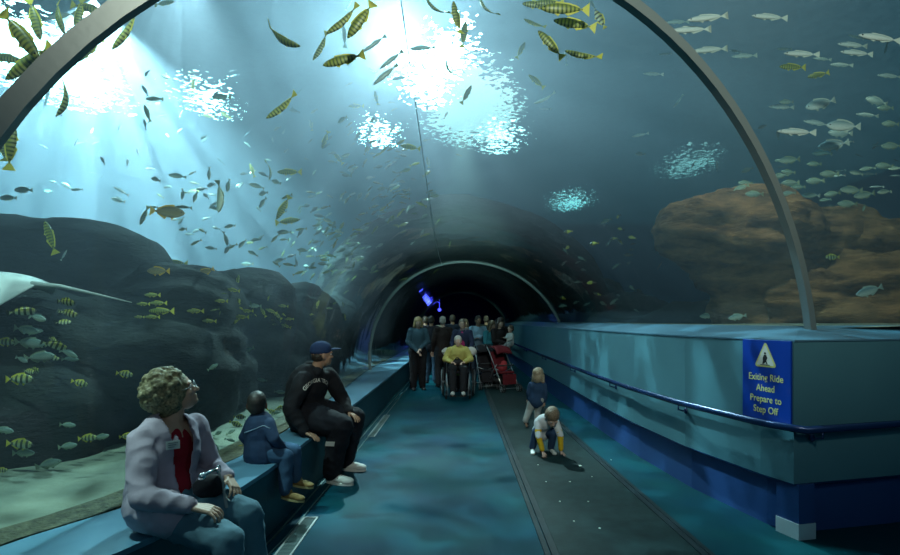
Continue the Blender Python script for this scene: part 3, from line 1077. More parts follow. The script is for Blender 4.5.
def figure(J, s=1.0, skin='fair', voxel=0.008, name='person', label='', group=None, eyes_on=True, girth=1.0):
    """J: joints in metres. One continuous body under an Empty; returns the Empty."""
    g = J['pelvis']
    e = empty(name, (g.x, g.y, 0))
    tag(e, label, 'person', group)
    bm = bmesh.new()
    def add(p):
        if p[0] == 'e': ellipsoid(bm, p[1], p[2], p[3] if len(p) > 3 else None)
        else: capsule(bm, p[0], p[1], p[2], p[3], 12, p[4] if len(p) > 4 else 1.0, p[5] if len(p) > 5 else None)
    fw = J['fwd']
    add((J['pelvis'], J['waist'], 0.145 * s * girth, 0.125 * s * girth, .75, fw))
    add((J['waist'], J['chest'], 0.125 * s * girth, 0.145 * s * girth, .72, fw))
    add((J['chest'], J['neck'], 0.13 * s, 0.055 * s, .7, fw))
    add((J['shl'], J['shr'], 0.055 * s, 0.055 * s))
    add((J['neck'], J['head'] - V(J['face']).normalized() * 0.015 * s - V((0, 0, 0.03 * s)), 0.056 * s, 0.052 * s))
    for p in head_prims(J['head'], J['face'], s * J.get('hs', 1.0)): add(p)
    for sd in 'lr':
        add((J['sh' + sd], J['el' + sd], 0.048 * s, 0.038 * s))
        add((J['el' + sd], J['wr' + sd], 0.037 * s, 0.024 * s))
        hd = J.get('hd' + sd) or (J['wr' + sd] - J['el' + sd])
        hn = J.get('hn' + sd) or V((0, 0, -1))
        for p in hand_prims(J['wr' + sd], hd, hn, s * 1.0, J.get('curl', 0.35), J.get('th' + sd, 1)): add(p)
        add((J['hip' + sd], J['kn' + sd], 0.085 * s * girth, 0.056 * s))
        add((J['kn' + sd], J['an' + sd], 0.055 * s, 0.036 * s))
        td = (J['toe' + sd] - J['an' + sd])
        add((J['an' + sd] - V((0, 0, 0.035 * s)), J['an' + sd] - V((0, 0, 0.04 * s)) + td * 0.7, 0.03 * s, 0.026 * s))
    me = remeshed(bm, voxel, 2)
    me.transform(Matrix.Translation((-g.x, -g.y, 0)))
    link_mesh('body', me, SK[skin], e, True)
    e['off'] = 0
    del e['off']
    return e

class Kid:
    """Collects children of a person given in world metres."""
    def __init__(self, e):
        self.e = e
    def done(self):
        off = Matrix.Translation(-self.e.location)
        for c_ in self.e.children_recursive:
            if c_.type == 'MESH' and not c_.name.startswith('body') and not c_.get('moved'):
                c_.data.transform(off)

def dress(e, J, s, voxel, top=None, trousers=None, girth=1.0, top_amp=0.006, hem=0.0, sleeve=1.0, loose=1.0, top_cut=None, seed=0, leg_loose=1.0, top_name='jacket', collar=True, short=False, extra=()):
    fw = J['fwd']
    out = {}
    if top:
        lw = J['pelvis'] + (J['pelvis'] - J['waist']).normalized() * hem
        pr = [(lw, J['waist'], 0.168 * s * girth * loose, 0.148 * s * girth * loose, .8, fw), (J['waist'], J['chest'], 0.148 * s * girth * loose, 0.160 * s * girth * loose, .78, fw),
              (J['chest'], J['neck'] - V((0, 0, 0.02 * s)), 0.148 * s * loose, 0.070 * s, .8, fw), (J['shl'], J['shr'], 0.068 * s, 0.068 * s)] + list(extra)
        for sd in 'lr':
            pr.append((J['sh' + sd], J['el' + sd], 0.067 * s * loose, 0.054 * s * loose))
            w_ = J['el' + sd].lerp(J['wr' + sd], 0.25 if short else sleeve * 0.97)
            if not short: pr.append((J['el' + sd], w_, 0.054 * s * loose, 0.036 * s * loose))
        out['top'] = garment(top_name, pr, top, e, voxel, top_amp, 8, seed, top_cut)
    if trousers:
        pr = [(J['pelvis'], J['waist'].lerp(J['pelvis'], .6), 0.158 * s * girth, 0.140 * s * girth, .8, fw)]
        for sd in 'lr':
            pr.append((J['hip' + sd], J['kn' + sd], 0.098 * s * girth * leg_loose, 0.073 * s * leg_loose))
            pr.append((J['kn' + sd], J['an' + sd] + V((0, 0, 0.01 * s)), 0.073 * s * leg_loose, 0.058 * s * leg_loose))
        out['trousers'] = garment('trousers', pr, trousers, e, voxel, top_amp, 8, seed + 3)
    return out

def hair_cap(e, c_, f, s, m, voxel, style='short', seed=0, curly=0.0):
    f, r_, u, rot = head_frame(f)
    P = lambda a, b, z: c_ + f * a * s + r_ * b * s + u * z * s
    if style == 'short':
        pr = [('e', P(-0.018, 0, 0.043), (0.100 * s, 0.084 * s, 0.092 * s), rot), ('e', P(-0.045, 0, -0.005), (0.068 * s, 0.078 * s, 0.075 * s), rot)]
    elif style == 'bob':
        pr = [('e', P(-0.018, 0, 0.045), (0.110 * s, 0.095 * s, 0.095 * s), rot), ('e', P(-0.045, 0, -0.03), (0.075 * s, 0.10 * s, 0.10 * s), rot),
              (P(0.0, 0.085, 0.0), P(-0.01, 0.092, -0.10), 0.028 * s, 0.03 * s), (P(0.0, -0.085, 0.0), P(-0.01, -0.092, -0.10), 0.028 * s, 0.03 * s)]
    elif style == 'long':
        pr = [('e', P(-0.018, 0, 0.045), (0.108 * s, 0.092 * s, 0.092 * s), rot), (P(-0.05, 0, 0.0), P(-0.075, 0, -0.22), 0.085 * s, 0.06 * s, 1, f),
              (P(0.0, 0.08, 0.0), P(-0.01, 0.092, -0.16), 0.026 * s, 0.03 * s), (P(0.0, -0.08, 0.0), P(-0.01, -0.092, -0.16), 0.026 * s, 0.03 * s)]
    elif style == 'crop':
        pr = [('e', P(-0.012, 0, 0.036), (0.098 * s, 0.079 * s, 0.092 * s), rot), ('e', P(-0.035, 0, 0.0), (0.070 * s, 0.074 * s, 0.075 * s), rot)]
    elif style == 'curls':
        rr = random.Random(seed)
        pr = [('e', P(-0.035, 0, 0.035), (0.118 * s, 0.112 * s, 0.115 * s), rot), ('e', P(-0.06, 0, -0.03), (0.085 * s, 0.102 * s, 0.09 * s), rot)]
        for _ in range(260):
            th = rr.uniform(0, 2 * PI); ph = math.acos(rr.uniform(-0.75, 1))
            a, b, z = math.sin(ph) * math.cos(th), math.sin(ph) * math.sin(th), math.cos(ph)
            if a > 0.62 and z < 0.55: continue
            if a > 0.2 and z < -0.1: continue
            q = P(-0.035 + a * 0.122, b * 0.116, 0.025 + z * 0.122)
            r0 = rr.uniform(0.012, 0.021) * s
            pr.append(('e', q, (r0, r0, r0)))
    cut = None
    return garment('hair', pr, m, e, voxel, curly, 40, seed, None, 1 if style == 'curls' else 2)

def localize(e):
    """Children were built in world metres; put them into the person's frame."""
    off = Matrix.Translation(-e.location)
    done = set()
    for c_ in e.children_recursive:
        if c_.type == 'MESH' and c_.name.split('.')[0] != 'body' and c_.data.name not in done:
            c_.data.transform(off); done.add(c_.data.name)

def small_box(name, c_, size, rot, m, parent, bevel=0.003):
    bm = bmesh.new()
    box(bm, [-x / 2 for x in size], [x / 2 for x in size], Matrix.Translation(V(c_)) @ rot.to_4x4(), bevel)
    return build(name, bm, m, parent)

# ---------------- the woman sitting at the front of the bench
J = dict(pelvis=V((-1.60, 2.72, .655)), waist=V((-1.615, 2.73, .76)), chest=V((-1.60, 2.745, .91)), neck=V((-1.575, 2.765, 1.045)), head=V((-1.575, 2.79, 1.195)), face=V((.80, .42, .38)), fwd=V((.93, -.36, 0)),
         shl=V((-1.53, 2.90, .985)), shr=V((-1.645, 2.60, .975)), ell=V((-1.47, 2.98, .73)), elr=V((-1.55, 2.45, .735)), wrl=V((-1.30, 2.83, .71)), wrr=V((-1.30, 2.45, .685)),
         hdl=V((.6, -.5, -.45)), hdr=V((.95, .12, -.22)), hnl=V((-.3, -.3, -.9)), hnr=V((-.2, .1, -1)), thl=-1, thr=1,
         hipl=V((-1.56, 2.82, .615)), hipr=V((-1.60, 2.62, .61)), knl=V((-1.15, 2.74, .54)), knr=V((-1.13, 2.45, .52)), anl=V((-1.11, 2.80, .10)), anr=V((-1.09, 2.42, .10)), toel=V((-.93, 2.76, .03)), toer=V((-.91, 2.36, .03)), curl=.45)
e = figure(J, 1.0, 'fair', 0.004, label='seated woman with curly grey-blonde hair and lavender shirt jacket, looking up at the fish', girth=1.12)
eyes(J['head'], J['face'], 1.0, e)
fwd = J['fwd'].normalized(); sdv = V((.36, .93, 0)).normalized()
def woman_cut(p):
    q = p - J['chest']
    a = q.dot(fwd); b = abs(q.dot(sdv) + 0.01)
    z = p.z
    if a < 0.02 or z < 0.50: return False
    wdt = 0.035 + 0.03 * min(1, max(0, (z - 0.6) / 0.4))
    return b < wdt
dress(e, J, 1.0, 0.008, cloth_m((0.47, 0.41, 0.50)), cloth_m((0.12, 0.24, 0.31)), 1.14, 0.013, 0.0, 0.93, 1.04, woman_cut, 4, 1.0, extra=[(V((-1.60, 2.60, .635)), V((-1.52, 2.88, .635)), .125, .12), (V((-1.56, 2.58, .62)), V((-1.44, 2.53, .61)), .115, .105)])
garment('shirt', [(J['pelvis'] + V((0, 0, .04)), J['waist'], .180, .164, .8, J['fwd']), (J['waist'], J['chest'], .160, .150, .8, J['fwd']), (J['chest'], J['neck'] - V((0, 0, .035)), .136, .066, .8, J['fwd'])], cloth_m((0.35, 0.015, 0.03)), e, 0.008, 0.004, 10, 9)
# collar flaps
for sd in (1, -1):
    b0 = J['neck'] + sdv * sd * 0.05 + fwd * 0.02 + V((0, 0, -0.015))
    bm = bmesh.new()
    capsule(bm, b0 - fwd * 0.05 + sdv * sd * 0.02, b0 + fwd * 0.07 + sdv * sd * 0.015 - V((0, 0, 0.07)), 0.030, 0.022, 12, 0.35, sdv * sd + V((0, 0, .6)))
    build('collar', bm, cloth_m((0.47, 0.41, 0.50)), e, True)
hair_cap(e, J['head'], J['face'], 1.02, hair_m((0.09, 0.085, 0.04), (0.42, 0.38, 0.22), 70, 0.006), 0.006, 'curls', 5, 0.003)
# glasses
f_, r_, u_, rot_ = head_frame(J['face'])
G = principled('glasses_frame', (0.5, 0.55, 0.55), 0.2, 0.8)
gl = None
for sd in (1, -1):
    c0 = J['head'] + f_ * 0.105 + r_ * sd * 0.034 + u_ * 0.004
    bm = bmesh.new()
    tube(bm, [c0 + r_ * math.cos(a) * 0.026 + u_ * math.sin(a) * 0.020 for a in [k * PI / 10 for k in range(20)]], 0.0018, 6, closed=True)
    tube(bm, [c0 + r_ * sd * 0.026, c0 + r_ * sd * 0.045 - f_ * 0.02, J['head'] + r_ * sd * 0.083 - f_ * 0.01 + u_ * 0.008], 0.0016, 6)
    if sd == 1: tube(bm, [c0 - r_ * 0.026, c0 - r_ * 0.042], 0.0016, 6)
    o = build('glasses_rim', bm, G, e, True)
    bm = bmesh.new()
    ellipsoid(bm, c0, (0.0012, 0.025, 0.019), rot_, 14, 6)
    build('lens', bm, M['glass'], o, True)
# name badge on her chest
rb = Matrix((sdv, V((0, 0, 1)).cross(sdv).normalized() * -1, V((0, 0, 1)))).transposed()
bc = J['chest'] + fwd * 0.125 - sdv * 0.085 + V((0, 0, .005))
WHITE = principled('white_card', (0.62, 0.70, 0.66), 0.5)
bz = W(173, 445, 2.52)
bd = small_box('name_badge', bz, (0.062, 0.004, 0.042), Euler((R(-12), 0, R(38))).to_matrix(), WHITE, e, 0.001)
DARKINK = principled('dark_ink', (0.05, 0.06, 0.08), 0.6)
for k in range(3):
    q = bz + Euler((R(-12), 0, R(38))).to_matrix() @ V((-0.004 * k, -0.0028, 0.010 - 0.010 * k))
    small_box('badge_line', q, (0.044 - 0.008 * k, 0.001, 0.0022), Euler((R(-12), 0, R(38))).to_matrix(), DARKINK, bd, 0)
SHW = principled('white_shoe', (0.62, 0.68, 0.66), 0.6)
shoe(e, J['anl'] + V((-.05, .01, -.095)), J['toel'] + V((.02, 0, -.025)), 1.0, SHW, SHW)
shoe(e, J['anr'] + V((-.05, .01, -.095)), J['toer'] + V((.02, 0, -.025)), 1.0, SHW, SHW)
localize(e)
# her waist bag with a chrome clasp and strap, and the leaflet in her hand
bag = empty('waist_bag', (-1.33, 2.66, .70))
tag(bag, 'black waist bag with chrome clasp on the lap of the seated woman', 'bag')
BLK = cloth_m((0.012, 0.013, 0.018))
bm = bmesh.new()
ellipsoid(bm, (0, 0, 0.02), (0.065, 0.085, 0.06), Euler((0, 0, R(-20))).to_matrix())
ellipsoid(bm, (0.02, 0.03, 0.0), (0.05, 0.07, 0.05))
me = remeshed(bm, 0.01, 3, folds(0.004, 14, 2))
link_mesh('pouch', me, BLK, bag, True)
CH = principled('chrome', (0.75, 0.78, 0.78), 0.15, 1.0)
bm = bmesh.new()
tube(bm, [(0.02, -0.10, 0.10), (0.03, -0.04, 0.105), (0.04, 0.01, 0.10)], 0.009, 8)
ellipsoid(bm, (0.02, -0.105, 0.10), (0.020, 0.020, 0.020))
tube(bm, [V((0.045, 0.025, 0.098)) + V((0, math.cos(a) * .02, math.sin(a) * .02)) for a in [k * PI / 6 for k in range(12)]], 0.004, 6, closed=True)
build('clasp', bm, CH, bag, True)
bm = bmesh.new()
tube(bm, [(0.045, 0.02, 0.09), (0.07, 0.02, 0.03), (0.082, 0.015, -0.05), (0.10, 0.0, -0.10)], 0.008, 8, ry=0.003)
build('strap', bm, principled('grey_webbing', (0.25, 0.28, 0.28), 0.7), bag)
pp = W(226, 494, 2.74)
o = small_box('leaflet', (0, 0, 0), (0.11, 0.085, 0.0015), Euler((R(-38), R(40), R(-25))).to_matrix(), WHITE, None, 0)
o.location = pp
tag(o, 'folded white leaflet held in the far hand of the seated woman', 'leaflet')

# ---------------- the man in black on the bench
J = dict(pelvis=V((-1.53, 5.08, .67)), waist=V((-1.56, 5.07, .78)), chest=V((-1.52, 5.05, .94)), neck=V((-1.43, 5.04, 1.10)), head=V((-1.375, 5.05, 1.245)), face=V((.80, .58, .05)), fwd=V((.86, -.45, 0)),
         shl=V((-1.35, 5.22, 1.02)), shr=V((-1.50, 4.86, 1.01)), ell=V((-1.22, 5.30, .76)), elr=V((-1.58, 4.70, .77)), wrl=V((-1.13, 5.16, .66)), wrr=V((-1.44, 4.68, .555)),
         hdl=V((.6, -.3, -.35)), hdr=V((.85, -.1, -.35)), hnl=V((-.2, 0, -1)), hnr=V((-.3, 0, -1)), thl=-1, thr=1,
         hipl=V((-1.50, 5.20, .64)), hipr=V((-1.53, 4.97, .64)), knl=V((-1.09, 5.24, .575)), knr=V((-1.14, 4.86, .570)), anl=V((-1.20, 5.34, .10)), anr=V((-1.24, 4.92, .10)), toel=V((-1.03, 5.30, .03)), toer=V((-1.07, 4.84, .03)), curl=.25)
BLACK = cloth_m((0.010, 0.011, 0.015))
e = figure(J, 1.04, 'tan', 0.005, label='man in black hooded sweatshirt, baggy black trousers and navy cap sitting on the bench')
eyes(J['head'], J['face'], 1.0, e)
dress(e, J, 1.04, 0.010, BLACK, cloth_m((0.008, 0.010, 0.016)), 1.1, 0.012, 0.02, 1.0, 1.25, None, 12, 1.5, 'sweatshirt')
garment('hood', [(J['neck'] - V((.07, -.02, -.01)), J['neck'] - V((.10, -.03, .06)), .075, .085), (J['neck'] + V((-.02, .08, 0)), J['neck'] + V((.03, -.08, -.02)), .05, .05)], BLACK, e, 0.01, 0.008, 10, 3)
hair_cap(e, J['head'], J['face'], 1.02, hair_m((0.02, 0.015, 0.012), (0.04, 0.03, 0.02)), 0.009, 'crop', 3)
NAVY = cloth_m((0.02, 0.045, 0.12))
f_, r_, u_, rot_ = head_frame(J['face'])
cap_o = garment('cap', [('e', J['head'] + u_ * .062 - f_ * .008, (.110, .092, .085), rot_), ('e', J['head'] + u_ * .045 - f_ * .012, (.110, .092, .05), rot_)], NAVY, e, 0.008, 0.001, 10, 0)
bm = bmesh.new()
ellipsoid(bm, J['head'] + f_ * .130 + u_ * .052, (.075, .068, .009), Euler((0, 0, 0)).to_matrix() @ rot_, 18, 8)
build('brim', bm, NAVY, cap_o, True)
shoe(e, J['anl'] + V((-.05, .01, -.095)), J['toel'] + V((.05, 0, -.025)), 1.15, SHW, SHW)
shoe(e, J['anr'] + V((-.05, .01, -.095)), J['toer'] + V((.05, 0, -.025)), 1.15, SHW, SHW)
# arched lettering across the chest
PALE = principled('pale_print', (0.55, 0.55, 0.50), 0.7)
fn = V(J['fwd']).normalized(); sn = V((.45, .86, 0)).normalized()
top_o = [c_ for c_ in e.children if c_.name.startswith('sweatshirt') or c_.name.startswith('jacket')][0]
tb = BVHTree.FromPolygons([v.co.copy() for v in top_o.data.vertices], [list(p.vertices) for p in top_o.data.polygons])
def wrap_text(txt, name, center, right, out, size, radius, parent, m, tree, depth=0.003):
    """Letters bent on an arc and pressed on to a surface."""
    cu = bpy.data.curves.new('t', 'FONT')
    cu.body = txt; cu.align_x = 'CENTER'; cu.size = size; cu.offset = size * 0.02
    to = bpy.data.objects.new('t', cu); col.objects.link(to)
    dg = bpy.context.evaluated_depsgraph_get(); dg.update()
    me = bpy.data.meshes.new_from_object(to.evaluated_get(dg))
    bpy.data.objects.remove(to)
    upv = right.cross(out) * -1
    if upv.z < 0: upv = -upv
    for v in me.vertices:
        x, y = v.co.x, v.co.y
        if radius:
            a = x / radius
            x, y = math.sin(a) * (radius + y), math.cos(a) * (radius + y) - radius
        p = center + right * x + upv * y
        h = tree.ray_cast(p + out * 0.4, -out)
        v.co = (h[0] + out * depth) if h[0] is not None else p
    o = link_mesh(name, me, m, parent)
    return o
wrap_text('GEORGIA TECH', 'lettering', J['chest'] + V((0.02, -0.03, 0.05)), sn, (fn + V((0, -.35, 0))).normalized(), 0.054, 0.26, top_o, PALE, tb)
small_box('trouser_patch', W(330, 444, 4.74), (0.085, 0.006, 0.045), Euler((R(10), R(8), R(25))).to_matrix(), PALE, [c_ for c_ in e.children if c_.name.startswith('trousers')][0], 0.002)
localize(e)

# ---------------- the small boy between them
J = dict(pelvis=V((-1.55, 3.93, .575)), waist=V((-1.56, 3.94, .65)), chest=V((-1.565, 3.95, .74)), neck=V((-1.575, 3.95, .82)), head=V((-1.59, 3.955, .925)), face=V((-.25, .95, .05)), fwd=V((.55, .83, 0)),
         shl=V((-1.64, 4.00, .785)), shr=V((-1.48, 3.90, .785)), ell=V((-1.70, 3.98, .67)), elr=V((-1.41, 3.84, .68)), wrl=V((-1.66, 4.03, .57)), wrr=V((-1.375, 3.92, .60)),
         hipl=V((-1.55, 3.98, .56)), hipr=V((-1.51, 3.90, .56)), knl=V((-1.335, 4.06, .535)), knr=V((-1.345, 3.90, .53)), anl=V((-1.33, 4.09, .31)), anr=V((-1.335, 3.87, .285)), toel=V((-1.22, 4.10, .25)), toer=V((-1.22, 3.86, .225)), curl=.3, hs=1.5,
         hdl=V((-.2, .6, -.4)), hdr=V((.3, .6, -.5)))
e = figure(J, .60, 'brown', 0.005, label='small boy in navy jacket and jeans sitting on the bench edge with feet dangling')
eyes(J['head'], J['face'], .9, e)
dress(e, J, .62, 0.007, cloth_m((0.02, 0.045, 0.10)), cloth_m((0.04, 0.10, 0.19)), 1.15, 0.006, 0.03, 1.0, 1.25, None, 21, 1.35)
hair_cap(e, J['head'], J['face'], .93, hair_m((0.012, 0.010, 0.009), (0.022, 0.018, 0.015), 90, 0.002), 0.006, 'crop', 3)
BRS = principled('brown_suede', (0.22, 0.15, 0.05), 0.8)
for sd in 'lr':
    sh_ = shoe(e, J['an' + sd] + V((-.03, 0, -.058)), J['toe' + sd] + V((.03, 0, -.026)), .72, BRS, principled('yellow_sole', (0.45, 0.42, 0.2), 0.7))
    bm = bmesh.new()
    tube(bm, [J['an' + sd] + V((0.0, 0, -.012)) + V((math.cos(a) * .028, math.sin(a) * .028, 0)) for a in [k * PI / 6 for k in range(12)]], 0.010, 8, closed=True)
    build('sock', bm, SHW, e, True)
# piping across the back of his jacket
jt = [c_ for c_ in e.children if c_.name.startswith('jacket')][0]
jb = BVHTree.FromPolygons([v.co.copy() for v in jt.data.vertices], [list(p.vertices) for p in jt.data.polygons])
bm = bmesh.new()
pts = []
for k in range(15):
    t = k / 14
    p = V((-1.66 + 0.22 * t, 3.6, .735 + 0.055 * (1 - abs(t - .75) * 1.6)))
    h = jb.ray_cast(p, V((0, 1, 0)))
    if h[0] is not None: pts.append(h[0] - V((0, .002, 0)))
if len(pts) > 3:
    tube(bm, pts, 0.004, 6)
    build('piping', bm, principled('grey_piping', (0.2, 0.3, 0.4), 0.6), jt, True)
localize(e)

# ---------------- the two children on the belt
J = dict(pelvis=V((1.17, 7.50, .42)), waist=V((1.18, 7.50, .50)), chest=V((1.19, 7.49, .585)), neck=V((1.195, 7.485, .665)), head=V((1.20, 7.46, .775)), face=V((.55, .80, -.05)), fwd=V((.35, .93, 0)),
         shl=V((1.10, 7.52, .63)), shr=V((1.275, 7.45, .63)), ell=V((1.06, 7.53, .50)), elr=V((1.30, 7.43, .50)), wrl=V((1.07, 7.60, .40)), wrr=V((1.29, 7.47, .385)),
         hipl=V((1.13, 7.51, .41)), hipr=V((1.22, 7.48, .41)), knl=V((1.07, 7.52, .24)), knr=V((1.20, 7.57, .22)), anl=V((1.00, 7.42, .10)), anr=V((1.19, 7.50, .055)), toel=V((1.03, 7.44, .02)), toer=V((1.22, 7.60, .03)), hs=1.4)
e = figure(J, .56, 'fair', 0.007, label='small child in navy top and pale trousers walking away on the belt')
dress(e, J, .58, 0.010, cloth_m((0.02, 0.055, 0.12)), cloth_m((0.32, 0.37, 0.36)), 1.1, 0.005, 0.02, 1.0, 1.15, None, 31, 1.2, 'sweater')
hair_cap(e, J['head'], J['face'], .88, hair_m((0.16, 0.13, 0.08), (0.32, 0.27, 0.18)), 0.009, 'bob', 6)
DSH = principled('dark_shoe', (0.02, 0.02, 0.025), 0.5)
shoe(e, J['anl'] + V((-.03, -.02, -.03)), J['toel'] + V((.02, .05, 0.0)), .6, DSH, None)
shoe(e, J['anr'] + V((-.01, -.03, -.045)), J['toer'] + V((.01, .02, -.022)), .6, DSH, None)
eyes(J['head'], J['face'], .87, e)
localize(e)

J = dict(pelvis=V((1.03, 6.10, .24)), waist=V((1.035, 6.04, .32)), chest=V((1.04, 5.96, .385)), neck=V((1.06, 5.89, .43)), head=V((1.09, 5.80, .465)), face=V((.10, -.75, -.66)), fwd=V((.10, -.75, -.55)),
         shl=V((1.155, 5.91, .385)), shr=V((.945, 5.93, .385)), ell=V((1.20, 5.86, .25)), elr=V((.945, 5.85, .23)), wrl=V((1.20, 5.83, .07)), wrr=V((.985, 5.81, .07)),
         hdl=V((.6, -.9, -.55)), hdr=V((.1, -1, -.6)), hnl=V((0, -.2, -1)), hnr=V((0, -.2, -1)), thl=-1, thr=1,
         hipl=V((1.08, 6.10, .23)), hipr=V((.98, 6.11, .23)), knl=V((1.13, 5.92, .27)), knr=V((.93, 5.95, .27)), anl=V((1.12, 6.03, .065)), anr=V((.90, 6.03, .065)), toel=V((1.14, 5.90, .03)), toer=V((.88, 5.90, .03)), hs=1.55, curl=.1)
e = figure(J, .58, 'pale', 0.006, label='crouching child in white shirt with yellow sleeves touching the belt with both hands')
dress(e, J, .60, 0.009, cloth_m((0.62, 0.70, 0.74)), cloth_m((0.03, 0.07, 0.15)), 1.1, 0.005, 0.0, 1.0, 1.15, None, 41, 1.15, 'shirt', short=True)
YEL = cloth_m((0.62, 0.42, 0.02))
for sd in 'lr':
    garment('sleeve', [(J['sh' + sd].lerp(J['el' + sd], .55), J['el' + sd], .040, .036), (J['el' + sd], J['el' + sd].lerp(J['wr' + sd], .85), .036, .028)], YEL, e, 0.008, 0.004, 14, 5)
hair_cap(e, J['head'], J['face'], 1.0, hair_m((0.10, 0.08, 0.05), (0.22, 0.17, 0.11)), 0.008, 'short', 6)
eyes(J['head'], J['face'], .9, e)
for sd in 'lr':
    shoe(e, J['an' + sd] + V((0, .03, -.055)), J['toe' + sd] + V((0, -.03, -.022)), .6, SHW, None)
localize(e)
# ---------------------------------------------------------------- the group further down the tunnel
def standing(x, y, h, face_deg, colors, label, hair=('short', (0.05, 0.04, 0.03), (0.1, 0.08, 0.05)), skin='fair', arms='down', group=None, voxel=0.013, girth=1.0, lean=0.0, carry=None, coat=0.0, leg=1.2, name='person'):
    """A standing adult; face_deg 270 looks at the camera. arms: down, clasped, push, fold, hold."""
    s = h / 1.72
    a = R(face_deg)
    f = V((math.cos(a), math.sin(a), 0)); sd_ = V((-math.sin(a), math.cos(a), 0))   # sd_ points to the person's left
    o = V((x, y, 0))
    P = lambda fw_, lf, z: o + f * fw_ * s + sd_ * lf * s + V((0, 0, z * s))
    J = dict(pelvis=P(0, 0, .95), waist=P(0.01, 0, 1.10), chest=P(0.02 + lean, 0, 1.28), neck=P(0.01 + lean * 1.5, 0, 1.44), head=P(0.045 + lean * 2, 0, 1.60), face=(f * 1 + V((0, 0, -.08))), fwd=f,
             shl=P(lean, .17, 1.40), shr=P(lean, -.17, 1.40), hipl=P(0, .09, .92), hipr=P(0, -.09, .92), knl=P(.02, .10, .50), knr=P(.02, -.10, .50),
             anl=P(-.02, .11, .09), anr=P(.01, -.11, .09), toel=P(.15, .13, .03), toer=P(.18, -.13, .03))
    if arms == 'down':
        J.update(ell=P(-.02, .23, 1.12), elr=P(-.02, -.23, 1.12), wrl=P(.06, .24, .88), wrr=P(.06, -.24, .88))
    elif arms == 'clasped':
        J.update(ell=P(.04, .24, 1.14), elr=P(.04, -.24, 1.14), wrl=P(.20, .03, .99), wrr=P(.22, -.05, .93))
    elif arms == 'push':
        J.update(ell=P(.10, .24, 1.15), elr=P(.10, -.24, 1.15), wrl=P(.34, .20, 1.00), wrr=P(.34, -.20, 1.00))
    elif arms == 'fold':
        J.update(ell=P(.06, .22, 1.13), elr=P(.06, -.22, 1.13), wrl=P(.22, -.06, 1.16), wrr=P(.22, .06, 1.20))
    elif arms == 'hold':
        J.update(ell=P(.05, .23, 1.14), elr=P(.08, -.22, 1.14), wrl=P(.24, .14, 1.20), wrr=P(.24, .06, 1.10))
    J['face'] = f + V((0, 0, -.08)) if not isinstance(carry, V) else carry
    e = figure(J, s, skin, voxel, label=label, group=group, name=name)
    e.rotation_euler = (0, 0, 0)
    top, tr = colors[0], colors[1]
    dress(e, J, s, voxel * 1.1, cloth_m(top), cloth_m(tr), 1.0 * girth, 0.008, coat, 1.0, 1.08 * girth, None, int(x * 10 + y * 7), leg)
    if len(colors) > 2 and colors[2]:
        garment('shirt', [(J['waist'] + f * .085 * s, J['neck'] + f * .06 * s - V((0, 0, .06)), .075 * s, .055 * s)], cloth_m(colors[2]), e, voxel, .003)
    hair_cap(e, J['head'], J['face'], s * 1.02, hair_m(hair[1], hair[2]), voxel, hair[0], 4)
    for q in 'lr':
        shoe(e, J['an' + q] - f * .06 * s - V((0, 0, .085 * s)), J['toe' + q] + f * .03 - V((0, 0, .025 * s)), s, DSH, None)
    eyes(J['head'], J['face'], s, e)
    localize(e)
    return e, J, s, f, sd_

standing(-.92, 11.45, 1.66, 285, ((0.045, 0.10, 0.14), (0.010, 0.010, 0.014)), 'standing woman with blonde bob, denim jacket and wide black trousers, hands clasped', ('bob', (0.30, 0.22, 0.11), (0.5, 0.38, 0.2)), 'pale', 'clasped', leg=1.35, voxel=.011)
standing(.10, 11.25, 1.62, 265, ((0.02, 0.03, 0.07), (0.012, 0.013, 0.02), (0.40, 0.03, 0.14)), 'woman in navy jacket and magenta top pushing the wheelchair', ('short', (0.10, 0.08, 0.06), (0.2, 0.16, 0.12)), 'pale', 'push', voxel=.011)
e_, J_, s_, f_0, l_0 = standing(-.36, 11.9, 1.68, 100, ((0.025, 0.018, 0.018), (0.015, 0.016, 0.022)), 'person in long dark brown coat with grey hair, back to the camera', ('short', (0.28, 0.26, 0.23), (0.42, 0.40, 0.36)), 'pale', 'down', coat=.12)
standing(-.68, 12.6, 1.70, 80, ((0.010, 0.012, 0.02), (0.02, 0.05, 0.09)), 'person in black top and blue jeans behind the blonde woman', ('short', (0.03, 0.025, 0.02), (0.05, 0.04, 0.03)), 'tan', 'down')
standing(.50, 12.7, 1.70, 290, ((0.22, 0.36, 0.48), (0.02, 0.03, 0.05)), 'man in light blue shirt standing between the wheelchair and the pushchairs', ('short', (0.03, 0.025, 0.02), (0.06, 0.05, 0.04)), 'tan', 'fold')
standing(.74, 12.35, 1.58, 320, ((0.03, 0.20, 0.26), (0.015, 0.02, 0.03)), 'woman in teal shirt leaning beside the pushchairs', ('long', (0.10, 0.07, 0.04), (0.2, 0.14, 0.08)), 'fair', 'hold', lean=.05)
e_, J_, s_, f_1, l_1 = standing(.99, 12.15, 1.64, 305, ((0.012, 0.010, 0.012), (0.012, 0.012, 0.016)), 'dark-haired woman in black holding a toddler on her arm', ('long', (0.025, 0.015, 0.012), (0.05, 0.035, 0.03)), 'pale', 'hold')
